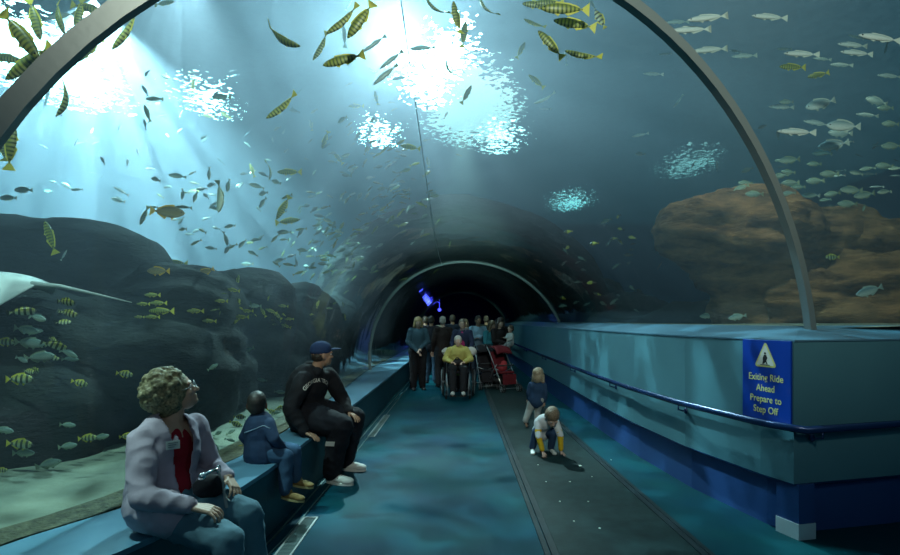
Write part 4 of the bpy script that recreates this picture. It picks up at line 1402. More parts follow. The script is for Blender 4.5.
far = [(-.95, 14.6, 1.70, 95, (.02, .02, .03), (.02, .02, .03), 'person in dark clothes far back, nearest to the bench', 'short'),
       (-.15, 14.2, 1.74, 100, (.02, .03, .05), (.02, .02, .03), 'person in dark blue far back, behind the brown coat', 'short'),
       (.22, 15.2, 1.62, 270, (.05, .05, .06), (.02, .02, .03), 'person in charcoal far back, behind the wheelchair pusher', 'bob'),
       (.85, 15.0, 1.72, 90, (.015, .02, .02), (.02, .02, .03), 'person in black far back, behind the teal shirt', 'short'),
       (1.25, 14.5, 1.66, 260, (.03, .02, .02), (.02, .02, .03), 'person in dark brown far back, nearest to the wall', 'long'),
       (-.5, 16.2, 1.68, 90, (.25, .25, .24), (.02, .02, .03), 'person in pale grey top at the very back of the group', 'short')]
for x, y, h, a, t, tr, lb, hs in far:
    standing(x, y, h, a, (t, tr), lb, (hs, (0.04, 0.03, 0.025), (0.09, 0.07, 0.05)), 'tan', 'down', voxel=.02)

# toddler on the arm
J = dict(pelvis=V((1.24, 11.92, 1.06)), waist=V((1.245, 11.92, 1.13)), chest=V((1.25, 11.92, 1.20)), neck=V((1.25, 11.92, 1.28)), head=V((1.25, 11.91, 1.38)), face=V((-.8, -.6, 0)), fwd=V((-.8, -.6, 0)),
         shl=V((1.28, 11.86, 1.25)), shr=V((1.20, 11.99, 1.25)), ell=V((1.26, 11.80, 1.15)), elr=V((1.16, 11.98, 1.17)), wrl=V((1.18, 11.76, 1.12)), wrr=V((1.10, 11.92, 1.18)),
         hipl=V((1.26, 11.88, 1.05)), hipr=V((1.21, 11.95, 1.05)), knl=V((1.18, 11.76, .98)), knr=V((1.10, 11.88, .98)), anl=V((1.20, 11.78, .84)), anr=V((1.11, 11.90, .84)), toel=V((1.15, 11.72, .82)), toer=V((1.06, 11.85, .82)), hs=1.5)
e = figure(J, .5, 'pale', .010, label='toddler in pale top carried on the arm of the woman in black')
dress(e, J, .52, .011, cloth_m((0.42, 0.5, 0.5)), cloth_m((0.2, 0.25, 0.28)), 1.1, .004, 0, 1, 1.1, None, 8)
hair_cap(e, J['head'], J['face'], .78, hair_m((0.06, 0.045, 0.03), (0.12, 0.09, 0.06)), .011, 'short', 3)
for sd in 'lr': shoe(e, J['an' + sd] - V((-.02, -.01, .02)), J['toe' + sd], .5, DSH, None)
eyes(J['head'], J['face'], .72, e)
localize(e)

# ---------------- wheelchair and its rider
TYRE = principled('tyre', (0.012, 0.012, 0.013), 0.7)
FRAME = principled('steel_tube', (0.42, 0.46, 0.48), 0.3, 0.9)
def wheel(parent, c_, r_, m_t, spokes, name='wheel', axis=V((1, 0, 0)), tr=0.016):
    bm = bmesh.new()
    u_, v_ = V((0, 1, 0)), V((0, 0, 1))
    if abs(axis.y) > .5: u_ = V((1, 0, 0))
    pts = [V(c_) + u_ * math.cos(a) * r_ + v_ * math.sin(a) * r_ for a in [2 * PI * k / 28 for k in range(28)]]
    tube(bm, pts, tr, 8, closed=True)
    w_ = build(name, bm, m_t, parent, True)
    bm = bmesh.new()
    tube(bm, [V(c_) + u_ * math.cos(a) * (r_ - tr * .9) + v_ * math.sin(a) * (r_ - tr * .9) for a in [2 * PI * k / 28 for k in range(28)]], tr * .5, 6, closed=True)
    for k in range(spokes):
        a = 2 * PI * k / spokes
        tube(bm, [V(c_), V(c_) + (u_ * math.cos(a) + v_ * math.sin(a)) * (r_ - tr)], tr * .22, 5)
    tube(bm, [V(c_) - axis * tr * 1.6, V(c_) + axis * tr * 1.6], tr * 1.3, 10)
    build('rim', bm, FRAME, w_, True)
    return w_
wc = empty('wheelchair', (0.0, 10.45, 0))
tag(wc, 'wheelchair with steel hoops facing the camera, ridden by a person in yellow', 'wheelchair')
SEATM = cloth_m((0.012, 0.014, 0.02))
for sx in (-1, 1):
    wheel(wc, (sx * .31, .12, .30), .285, TYRE, 14)
    wheel(wc, (sx * .24, -.34, .09), .075, TYRE, 5, 'caster')
    bm = bmesh.new()
    tube(bm, [V((sx * .345, .12, .30)) + V((0, math.cos(a) * .25, math.sin(a) * .25)) for a in [2 * PI * k / 28 for k in range(28)]], .009, 6, closed=True)
    build('hand_rim', bm, FRAME, wc, True)
    bm = bmesh.new()
    tube(bm, [(sx * .24, .24, .95), (sx * .24, .24, .28)], .012, 8)
    tube(bm, [(sx * .24, .24, .95), (sx * .24, .38, .97)], .015, 8)
    tube(bm, [(sx * .24, .24, .50), (sx * .24, -.26, .50), (sx * .22, -.36, .40), (sx * .20, -.50, .10)], .011, 8)
    tube(bm, [(sx * .24, -.18, .26), (sx * .24, .24, .28)], .011, 8)
    tube(bm, [(sx * .24, -.34, .09), (sx * .24, -.30, .28), (sx * .24, -.26, .50)], .010, 8)
    build('side_frame', bm, FRAME, wc, True)
    bm = bmesh.new()
    box(bm, (sx * .27 - .03, -.20, .70), (sx * .27 + .03, .16, .73), None, .008)
    tube(bm, [(sx * .27, -.15, .70), (sx * .27, -.15, .50)], .010, 6)
    build('armrest', bm, SEATM, wc)
    bm = bmesh.new()
    box(bm, (sx * .10 - .07, -.62, .085), (sx * .10 + .07, -.46, .10), None, .004)
    build('footrest', bm, TYRE, wc)
bm = bmesh.new(); box(bm, (-.23, -.24, .50), (.23, .22, .55), None, .015); build('seat', bm, SEATM, wc)
bm = bmesh.new(); box(bm, (-.23, .20, .55), (.23, .235, .93), None, .01); build('backrest', bm, SEATM, wc)
ox, oy = 0.0, 10.45
Q = lambda x, y, z: V((ox + x, oy + y, z))
J = dict(pelvis=Q(0, .08, .63), waist=Q(0, .09, .76), chest=Q(0, .06, .90), neck=Q(0, .03, 1.02), head=Q(0, -.01, 1.15), face=V((.05, -1, -.08)), fwd=V((0, -1, 0)),
         shl=Q(.16, .04, .97), shr=Q(-.16, .04, .97), ell=Q(.27, .02, .78), elr=Q(-.27, .02, .78), wrl=Q(.14, -.16, .745), wrr=Q(-.14, -.16, .745),
         hipl=Q(.09, .04, .62), hipr=Q(-.09, .04, .62), knl=Q(.11, -.36, .60), knr=Q(-.11, -.36, .60), anl=Q(.10, -.50, .20), anr=Q(-.10, -.50, .20), toel=Q(.11, -.63, .14), toer=Q(-.11, -.63, .14),
         hdl=V((-.7, -.6, -.2)), hdr=V((.7, -.6, -.2)), thl=1, thr=-1)
e = figure(J, .95, 'pale', .010, label='white-haired person in pale yellow cardigan riding in the wheelchair')
dress(e, J, .95, .011, cloth_m((0.55, 0.52, 0.16)), cloth_m((0.015, 0.017, 0.022)), 1.05, .009, 0, 1, 1.2, None, 17, 1.15, 'cardigan')
hair_cap(e, J['head'], J['face'], .98, hair_m((0.45, 0.45, 0.42), (0.65, 0.65, 0.6)), .011, 'short', 3)
eyes(J['head'], J['face'], 1.0, e)
for sd in 'lr': shoe(e, J['an' + sd] - V((0, -.05, .085)), J['toe' + sd] - V((0, .02, .02)), .95, SHW, None)
localize(e)
bm = bmesh.new()
ellipsoid(bm, (0.27, .20, .93), (.13, .06, .10)); ellipsoid(bm, (0.20, .18, .90), (.12, .06, .09)); ellipsoid(bm, (-.25, .20, .93), (.10, .05, .08))
tube(bm, [(-.25, .2, .92), (0, .30, .95), (.25, .2, .92)], .05, 8)
me = remeshed(bm, .015, 2, folds(.01, 12, 5))
o = link_mesh('shawl', me, cloth_m((0.6, 0.63, 0.62)), None, True); o.location = (ox, oy, 0)
tag(o, 'white shawl bundled behind the shoulders of the wheelchair rider', 'shawl')
bm = bmesh.new()
ellipsoid(bm, (0, -.15, .72), (.12, .08, .07)); tube(bm, [(-.10, -.14, .74), (-.02, -.17, .84), (.10, -.14, .74)], .012, 8)
me = remeshed(bm, .012, 2, folds(.006, 14, 5))
o = link_mesh('handbag', me, cloth_m((0.02, 0.018, 0.02)), None, True); o.location = (ox, oy, 0)
tag(o, 'small dark handbag on the lap of the wheelchair rider', 'handbag')

# ---------------- pushchairs
def pushchair(x, y, rz, label, seat_c, group='pushchairs by the wall'):
    e = empty('pushchair', (x, y, 0), rz)
    tag(e, label, 'pushchair', group)
    SM = cloth_m(seat_c)
    for sx in (-1, 1):
        for yy, dx in ((-.34, 0), (.34, 0)):
            for k in (-1, 1):
                wheel(e, (sx * .21 + k * .025, yy, .085), .075, TYRE, 6, tr=.013)
        bm = bmesh.new()
        tube(bm, [(sx * .21, -.34, .09), (sx * .21, -.10, .42), (sx * .21, .25, .85), (sx * .21, .42, 1.02)], .011, 8)
        tube(bm, [(sx * .21, .34, .09), (sx * .21, .12, .42), (sx * .21, -.08, .60)], .011, 8)
        build('side_frame', bm, FRAME, e, True)
        bm = bmesh.new()
        tube(bm, [(sx * .21, .40, 1.01), (sx * .19, .50, 1.03), (sx * .17, .52, .98)], .016, 8)
        build('handle', bm, TYRE, e, True)
    bm = bmesh.new()
    tube(bm, [(-.21, -.34, .09), (.21, -.34, .09)], .008, 6); tube(bm, [(-.21, .34, .09), (.21, .34, .09)], .008, 6)
    tube(bm, [(-.21, .05, .35), (.21, -.05, .50)], .008, 6); tube(bm, [(.21, .05, .35), (-.21, -.05, .50)], .008, 6)
    build('cross_brace', bm, FRAME, e, True)
    bm = bmesh.new()
    box(bm, (-.18, -.20, .40), (.18, .10, .45), None, .015)
    build('seat', bm, SM, e)
    bm = bmesh.new()
    box(bm, (-.18, -.015, 0), (.18, .015, .48), Matrix.Translation((0, .12, .43)) @ Matrix.Rotation(R(-25), 4, 'X'), .01)
    build('backrest', bm, SM, e)
    bm = bmesh.new()
    box(bm, (-.17, -.30, .17), (.17, -.28, .40), None, .006)
    build('leg_rest', bm, SM, e)
    bm = bmesh.new()
    n = 10
    row = []
    for j in range(7):
        a = R(20 + j * 17)
        row.append([bm.verts.new((-.20 + .40 * i / n, .20 - math.cos(a) * .30, .78 + math.sin(a) * .24 - .03 * abs(i / n * 2 - 1) ** 2)) for i in range(n + 1)])
    for a, b in zip(row, row[1:]):
        for i in range(n): bm.faces.new((a[i], a[i + 1], b[i + 1], b[i]))
    c_ = build('canopy', bm, SM, e, True)
    sd = c_.modifiers.new('thickness', 'SOLIDIFY'); sd.thickness = .008
    bm = bmesh.new()
    ellipsoid(bm, (0, .12, .22), (.17, .18, .09))
    me = remeshed(bm, .02, 2, folds(.012, 10, 3))
    link_mesh('basket', me, TYRE, e, True)
    bm = bmesh.new()
    tube(bm, [(-.19, -.12, .58), (-.10, -.30, .60), (.10, -.30, .60), (.19, -.12, .58)], .014, 8)
    build('bumper_bar', bm, TYRE, e, True)
    return e
pushchair(1.02, 11.35, R(25), 'pushchair with dark red seat nearest to the wall', (0.12, 0.012, 0.02))
pushchair(.66, 11.75, R(10), 'black pushchair between the wheelchair and the red pushchair', (0.015, 0.015, 0.02))
bm = bmesh.new()
ellipsoid(bm, (0, 0, 0), (.11, .10, .09)); ellipsoid(bm, (.04, .03, .08), (.07, .07, .07))
me = remeshed(bm, .012, 2, folds(.008, 14, 2))
o = link_mesh('bundle', me, cloth_m((0.35, 0.04, 0.05)), None, True); o.location = (1.0, 11.28, .53)
tag(o, 'red bundle lying on the seat of the pushchair by the wall', 'bundle')

# ---------------------------------------------------------------- the sign on the wall panel
SB = principled('sign_blue', (0.006, 0.055, 0.42), 0.3, coat=0.4)
SY = principled('sign_yellow', (0.75, 0.78, 0.28), 0.5)
SWH = principled('sign_white', (0.78, 0.84, 0.78), 0.5)
SK_ = principled('sign_black', (0.01, 0.01, 0.012), 0.5)
p0 = V((2.45, 3.65, 0)); p1 = V((2.325, 4.06, 0))
tdir = (p0 - p1).normalized()
wp = [V((*p, 0)) for p in line[3:8]]
nv = V((-tdir.y, tdir.x, 0)); 
if nv.x > 0: nv = -nv
sw = (p0 - p1).length
sg = empty('sign', (p0 + p1) / 2 + V((0, 0, 1.13)) + nv * 0.018)
tag(sg, 'blue sign with yellow letters and a walking figure beside the wall corner', 'sign')
sm_ = Matrix((tdir, -nv, V((0, 0, 1)))).transposed().to_4x4()
sg.rotation_euler = sm_.to_euler()
bm = bmesh.new(); box(bm, (-sw / 2 + .004, -.004, -.315), (sw / 2 - .004, .012, .315), None, .002)
build('board', bm, SB, sg)
def flat_poly(name, pts, y, th, m, parent=sg):
    bm = bmesh.new()
    a = [bm.verts.new((x, y, z)) for x, z in pts]; b = [bm.verts.new((x, y - th, z)) for x, z in pts]
    bm.faces.new(a); bm.faces.new(b[::-1])
    for i in range(len(pts)):
        j = (i + 1) % len(pts)
        bm.faces.new((a[i], b[i], b[j], a[j]))
    bmesh.ops.triangulate(bm, faces=[f for f in bm.faces if len(f.verts) > 4])
    bmesh.ops.recalc_face_normals(bm, faces=bm.faces[:])
    return build(name, bm, m, parent)
def tri(c_, r_, rnd_, sx=1.0):
    pts = []
    for k in range(3):
        a = PI / 2 + k * 2 * PI / 3
        cx, cz = math.cos(a) * (r_ - rnd_), math.sin(a) * (r_ - rnd_)
        for j in range(-2, 3):
            b = a + j * PI / 6
            pts.append((c_[0] + (cx + math.cos(b) * rnd_) * sx, c_[1] + cz + math.sin(b) * rnd_))
    return pts
flat_poly('triangle_border', tri((0.0, .175), .118, .016, .85), -.005, .001, SY)
flat_poly('triangle', tri((0.0, .175), .098, .010, .85), -.0065, .001, SWH)
fig = empty('walking_figure', (0.0, 0, .175), 0, sg)
def fp(pts): return [(x * .001, z * .001) for x, z in pts]
flat_poly('figure_shape', fp([(-6, 28), (6, 28), (12, 20), (20, 2), (16, 0), (8, 12), (8, -4), (14, -26), (22, -44), (14, -46), (6, -28), (0, -14), (-8, -28), (-16, -46), (-24, -42), (-14, -24), (-8, -4), (-8, 10), (-16, -4), (-20, 0), (-12, 20)]), -.008, .001, SK_, fig)
flat_poly('figure_head', [(math.cos(a) * .0085, .0385 + math.sin(a) * .0085) for a in [2 * PI * k / 14 for k in range(14)]], -.008, .001, SK_, fig)
flat_poly('ground_line', fp([(-40, -52), (40, -52), (40, -48), (-40, -48)]), -.008, .001, SK_, fig)
for i, tx in enumerate(('Exiting Ride', 'Ahead', 'Prepare to', 'Step Off')):
    cu = bpy.data.curves.new('t', 'FONT')
    cu.body = tx; cu.align_x = 'CENTER'; cu.size = .074; cu.offset = .0009; cu.extrude = .0005; cu.space_character = 1.04
    to = bpy.data.objects.new('t', cu); col.objects.link(to)
    dg = bpy.context.evaluated_depsgraph_get(); dg.update()
    me = bpy.data.meshes.new_from_object(to.evaluated_get(dg)); bpy.data.objects.remove(to)
    me.transform(Matrix.Translation((0, -.0055, .003 - i * .083)) @ Matrix.Rotation(PI / 2, 4, 'X') @ Matrix.Diagonal((.82, 1, 1, 1)))
    link_mesh('lettering', me, SY, sg)

# small blue lamp glowing in the far hall
for x, y, z, r_ in ((-1.0, 27.0, 2.15, .09),):
    bm = bmesh.new()
    ellipsoid(bm, (0, 0, 0), (r_, r_, r_))
    tube(bm, [(0, 0, r_ * .8), (0, 0, .6)], .01, 6)
    o = build('spotlight', bm, emit_mat('blue_glow', (0.05, 0.06, 1.0), 3.0), None, True)
    o.location = (x, y, z)
    tag(o, 'small blue lamp at the dark far end of the tunnel', 'lamp')
    lamp('blue_lamp', 'POINT', (x, y - .5, z - .2), (x, 0, z), 8, (0.05, 0.08, 1.0), .1)
# ---------------------------------------------------------------- fish

_dg = bpy.context.evaluated_depsgraph_get()
_dg.update()
def bvh_of(objs):
    vs_, fs = [], []
    for o in objs:
        ev = o.evaluated_get(_dg); me = ev.to_mesh()
        base = len(vs_)
        vs_ += [o.matrix_world @ v.co for v in me.vertices]
        fs += [[base + i for i in p.vertices] for p in me.polygons]
        ev.to_mesh_clear()
    return BVHTree.FromPolygons(vs_, fs)
GLASS = bvh_of([o for o in col.objects if o.name.startswith('window_')])
SOLID = bvh_of([o for o in col.objects if o.name in ('boulder', 'reef_wall', 'overhang_boulder', 'rock_outcrop', 'corner_rock', 'low_reef', 'rock_vault', 'sand', 'tank_gravel')])

def fish_mat(name, back, side_, belly, stripes=None, rough=0.4):
    m, nt = mat(name)
    p = N(nt, 'ShaderNodeBsdfPrincipled')
    p.inputs['Roughness'].default_value = rough
    tc_ = N(nt, 'ShaderNodeTexCoord')
    sp = N(nt, 'ShaderNodeSeparateXYZ')
    L(nt, tc_.outputs['Object'], sp.inputs[0])
    mr = N(nt, 'ShaderNodeMapRange')
    mr.inputs['From Min'].default_value = -0.16
    mr.inputs['From Max'].default_value = 0.16
    L(nt, sp.outputs[2], mr.inputs['Value'])
    c_ = ramp(nt, mr.outputs[0], [(0.15, belly), (0.42, side_), (0.8, back)])
    if stripes:
        wv = N(nt, 'ShaderNodeTexWave')
        wv.inputs['Scale'].default_value = stripes[0]
        wv.inputs['Distortion'].default_value = 1.5
        wv.inputs['Detail'].default_value = 1
        wv.bands_direction = 'X'
        L(nt, tc_.outputs['Object'], wv.inputs['Vector'])
        f = ramp(nt, wv.outputs['Fac'], [(0.45, 0.0), (0.7, 1.0)])
        mx = N(nt, 'ShaderNodeMixRGB')
        L(nt, f, mx.inputs[0])
        L(nt, c_, mx.inputs[1])
        mx.inputs[2].default_value = (*stripes[1], 1)
        c_ = mx.outputs[0]
    L(nt, c_, p.inputs['Base Color'])
    L(nt, p.outputs[0], N(nt, 'ShaderNodeOutputMaterial').inputs[0])
    return m
FM = {
 'T': (fish_mat('striped_trevally', (0.13, 0.17, 0.03), (0.36, 0.38, 0.07), (0.55, 0.56, 0.25), (3.6, (0.09, 0.13, 0.04))), principled('yellow_fin', (0.60, 0.56, 0.07), 0.5)),
 'S': (fish_mat('silver_fish', (0.18, 0.30, 0.33), (0.62, 0.72, 0.70), (0.8, 0.85, 0.8), None, 0.25), principled('silver_fin', (0.5, 0.6, 0.55), 0.4)),
 'C': (fish_mat('silver_jack', (0.22, 0.33, 0.35), (0.55, 0.66, 0.64), (0.75, 0.8, 0.75), None, 0.25), principled('jack_fin', (0.45, 0.55, 0.5), 0.4)),
 'G': (fish_mat('banded_grunt', (0.45, 0.45, 0.08), (0.55, 0.58, 0.35), (0.6, 0.65, 0.5), (1.6, (0.06, 0.08, 0.05))), principled('grunt_fin', (0.75, 0.65, 0.06), 0.5)),
 'P': (fish_mat('grey_snapper', (0.16, 0.25, 0.22), (0.38, 0.48, 0.40), (0.55, 0.62, 0.5)), principled('snapper_fin', (0.3, 0.38, 0.26), 0.5)),
 'A': (fish_mat('amber_jack', (0.22, 0.17, 0.06), (0.38, 0.28, 0.10), (0.5, 0.4, 0.2)), principled('amber_fin', (0.85, 0.50, 0.03), 0.5)),
}
EYE_M = principled('fish_eye', (0.01, 0.01, 0.01), 0.1)
#        half height profile scale, half width, real length
SHAPE = {'T': (0.115, 0.062, 0.34), 'S': (0.080, 0.050, 0.36), 'C': (0.165, 0.065, 0.38), 'G': (0.185, 0.065, 0.24), 'P': (0.160, 0.070, 0.30), 'A': (0.175, 0.065, 0.40)}
PROFILE = [(0.50, 0.02), (0.47, 0.28), (0.42, 0.52), (0.34, 0.78), (0.24, 0.95), (0.12, 1.0), (0.0, 0.95), (-0.12, 0.78), (-0.22, 0.54), (-0.31, 0.28), (-0.36, 0.17), (-0.39, 0.16)]
def bent(p, b):
    x = p.x - 0.15
    return Vector((p.x, p.y + b * (x * x) * (1 if x < 0 else 0.5), p.z))
def fin_mesh(name, pts, b, th=0.004):
    """A thin fin with real thickness from an outline in the x-z plane."""
    bm = bmesh.new()
    a = [bm.verts.new(bent(Vector((x, th, z)), b)) for x, z in pts]
    c_ = [bm.verts.new(bent(Vector((x, -th, z)), b)) for x, z in pts]
    bm.faces.new(a); bm.faces.new(c_[::-1])
    for i in range(len(pts)):
        j = (i + 1) % len(pts)
        bm.faces.new((a[i], c_[i], c_[j], a[j]))
    bmesh.ops.triangulate(bm, faces=[f for f in bm.faces if len(f.verts) > 4])
    bmesh.ops.recalc_face_normals(bm, faces=bm.faces[:])
    me = bpy.data.meshes.new(name); bm.to_mesh(me); bm.free()
    return me
CACHE = {}
def fish_parts(kind, bend, small):
    key = (kind, round(bend, 1), small)
    if key in CACHE: return CACHE[key]
    hh, ww, _ = SHAPE[kind]
    b = bend * 0.62
    n = 8 if small else 14
    bm = bmesh.new()
    rings = []
    for x, s_ in PROFILE:
        row = []
        for k in range(n):
            a = 2 * PI * k / n
            z = math.sin(a) * hh * s_ * (1.0 if math.sin(a) > 0 else 0.92)
            y = math.cos(a) * max(ww * s_, 0.006)
            row.append(bm.verts.new(bent(Vector((x, y, z)), b)))
        rings.append(row)
    for p, q in zip(rings, rings[1:]):
        for k in range(n):
            bm.faces.new((p[k], q[k], q[(k + 1) % n], p[(k + 1) % n]))
    bm.faces.new(rings[0][::-1]); bm.faces.new(rings[-1])
    tk = 0.68 if kind == 'S' else (0.85 if kind == 'C' else 1.0)
    tail = [(-0.37, 0.02), (-0.42, 0.05), (-0.53, 0.15 if kind != 'G' else 0.13), (-0.46, 0.02), (-0.455, 0.0), (-0.46, -0.02), (-0.53, -0.15), (-0.42, -0.05), (-0.37, -0.02)]
    tail = [(x, z * tk if abs(z) > .03 else z) for x, z in tail]
    dorsal = [(0.22, hh * .85), (0.16, hh * 1.32), (0.05, hh * 1.25), (-0.1, hh * 1.12), (-0.25, hh * .75), (-0.33, hh * .40), (-0.30, hh * .2), (-0.1, hh * .6), (0.1, hh * .85)]
    anal = [(-0.02, -hh * .8), (-0.08, -hh * 1.25), (-0.2, -hh * .85), (-0.32, -hh * .38), (-0.28, -hh * .2), (-0.12, -hh * .55)]
    if small:
        me = bpy.data.meshes.new('fish')
        bm.to_mesh(me); bm.free()
        bm = bmesh.new(); bm.from_mesh(me)
        t = fin_mesh('t', tail, b, 0.006); bm.from_mesh(t); bpy.data.meshes.remove(t)
        t = fin_mesh('t', dorsal, b, 0.005); bm.from_mesh(t); bpy.data.meshes.remove(t)
        bm.to_mesh(me); bm.free()
        me.materials.append(FM[kind][0])
        out = {'body': me}
    else:
        me = bpy.data.meshes.new('fish')
        bm.to_mesh(me); bm.free()
        me.polygons.foreach_set('use_smooth', [True] * len(me.polygons))
        me.materials.append(FM[kind][0])
        out = {'body': me}
        for nm, pts in (('tail_fin', tail), ('dorsal_fin', dorsal), ('anal_fin', anal), ('pelvic_fin', [(0.2, -hh * .85), (0.12, -hh * 1.35), (0.08, -hh * .9)])):
            f = fin_mesh(nm, pts, b); f.materials.append(FM[kind][1]); out[nm] = f
        for sd in (1, -1):
            bm = bmesh.new()
            ellipsoid(bm, (0.41, sd * ww * 0.5, hh * 0.12), (0.018, 0.010, 0.018), None, 8, 6)
            f = bpy.data.meshes.new('eye'); bm.to_mesh(f); bm.free(); f.materials.append(EYE_M)
            out['eye' + ('' if sd == 1 else '_')] = f
    CACHE[key] = out
    return out

def place_fish(px, py, ln, ang, kind, label, group, bend=0.0, small=False, roll=None, tilt=0.0):
    ray = Vector(((px - 458) / F, 1.0, (320 - py) / F)).normalized()
    org = Vector((0, 0, EYE))
    ang = R(ang)
    length = SHAPE[kind][2] * (0.6 if small else 1)
    dist = length * F / ln * math.sqrt(1 + (ray.x / ray.y) ** 2 * 0.5)
    g = GLASS.ray_cast(org, ray)
    s_ = SOLID.ray_cast(org, ray)
    lo = (g[3] + 0.25) if g[0] is not None else 3.0
    g2 = GLASS.ray_cast(org + ray * (lo), ray)
    hi = (s_[3] - 0.16) if s_[0] is not None else 30.0
    dist = max(min(dist, hi), lo)
    if hi < lo: dist = (g[3] + s_[3]) / 2 if s_[3] > g[3] else lo
    surf = (9.0 - EYE) / max(ray.z, 0.001)
    dist = min(dist, surf)
    depth = dist * ray.y
    length = ln * depth / F / max(0.75, math.cos(tilt))
    pos = org + ray * dist
    right = Vector((1, 0, 0)); up = Vector((0, 0, 1))
    head = (right * math.cos(ang) + up * math.sin(ang)).normalized()
    view = Vector((0, 1, 0))
    head = (head * math.cos(tilt) + view * math.sin(tilt)).normalized()
    y = (view - head * view.dot(head)).normalized()
    z = head.cross(y)
    if z.z < -0.05 or (abs(z.z) <= 0.05 and z.x < 0):
        y, z = -y, -z
    rl = roll if roll is not None else 0.0
    y2 = y * math.cos(rl) + z * math.sin(rl)
    z2 = head.cross(y2)
    mtx = Matrix((head, y2, z2)).transposed().to_4x4()
    mtx.translation = pos
    parts = fish_parts(kind, bend, small)
    o = bpy.data.objects.new('fish', parts['body'])
    o.matrix_world = mtx @ Matrix.Scale(length, 4)
    col.objects.link(o)
    tag(o, label, 'fish', group)
    for nm, me in parts.items():
        if nm == 'body': continue
        c_ = bpy.data.objects.new(nm.strip('_'), me)
        c_.parent = o
        col.objects.link(c_)
    return o

KN = {'T': 'green yellow striped fish', 'S': 'slender silver fish', 'C': 'deep-bodied silver jack', 'G': 'yellow banded grunt', 'P': 'grey green snapper', 'A': 'amber yellow-finned fish'}
def pose_word(a, bend):
    a = a % 360
    w_ = ['facing right', 'rising rightward', 'swimming upward', 'rising leftward', 'facing left', 'diving leftward', 'diving downward', 'diving rightward'][int(((a + 22.5) % 360) // 45)]
    return ('curled, ' if abs(bend) > 0.5 else '') + w_
def size_word(ln):
    return 'large' if ln >= 30 else ('small' if ln <= 14 else ('middling' if ln <= 20 else 'biggish'))
Z1 = 'above the arch frame'
Z2 = 'just under the arch frame'
Z3 = 'in the light shafts'
Z4 = 'near the glittering lamps'
Z5 = 'under the arch top'
Z6 = 'outside the arch'
Z7 = 'over the brown outcrop'
Z8 = 'before the dark reef'
Z9 = 'over the pale sand'
Z10 = 'above the dark boulder'
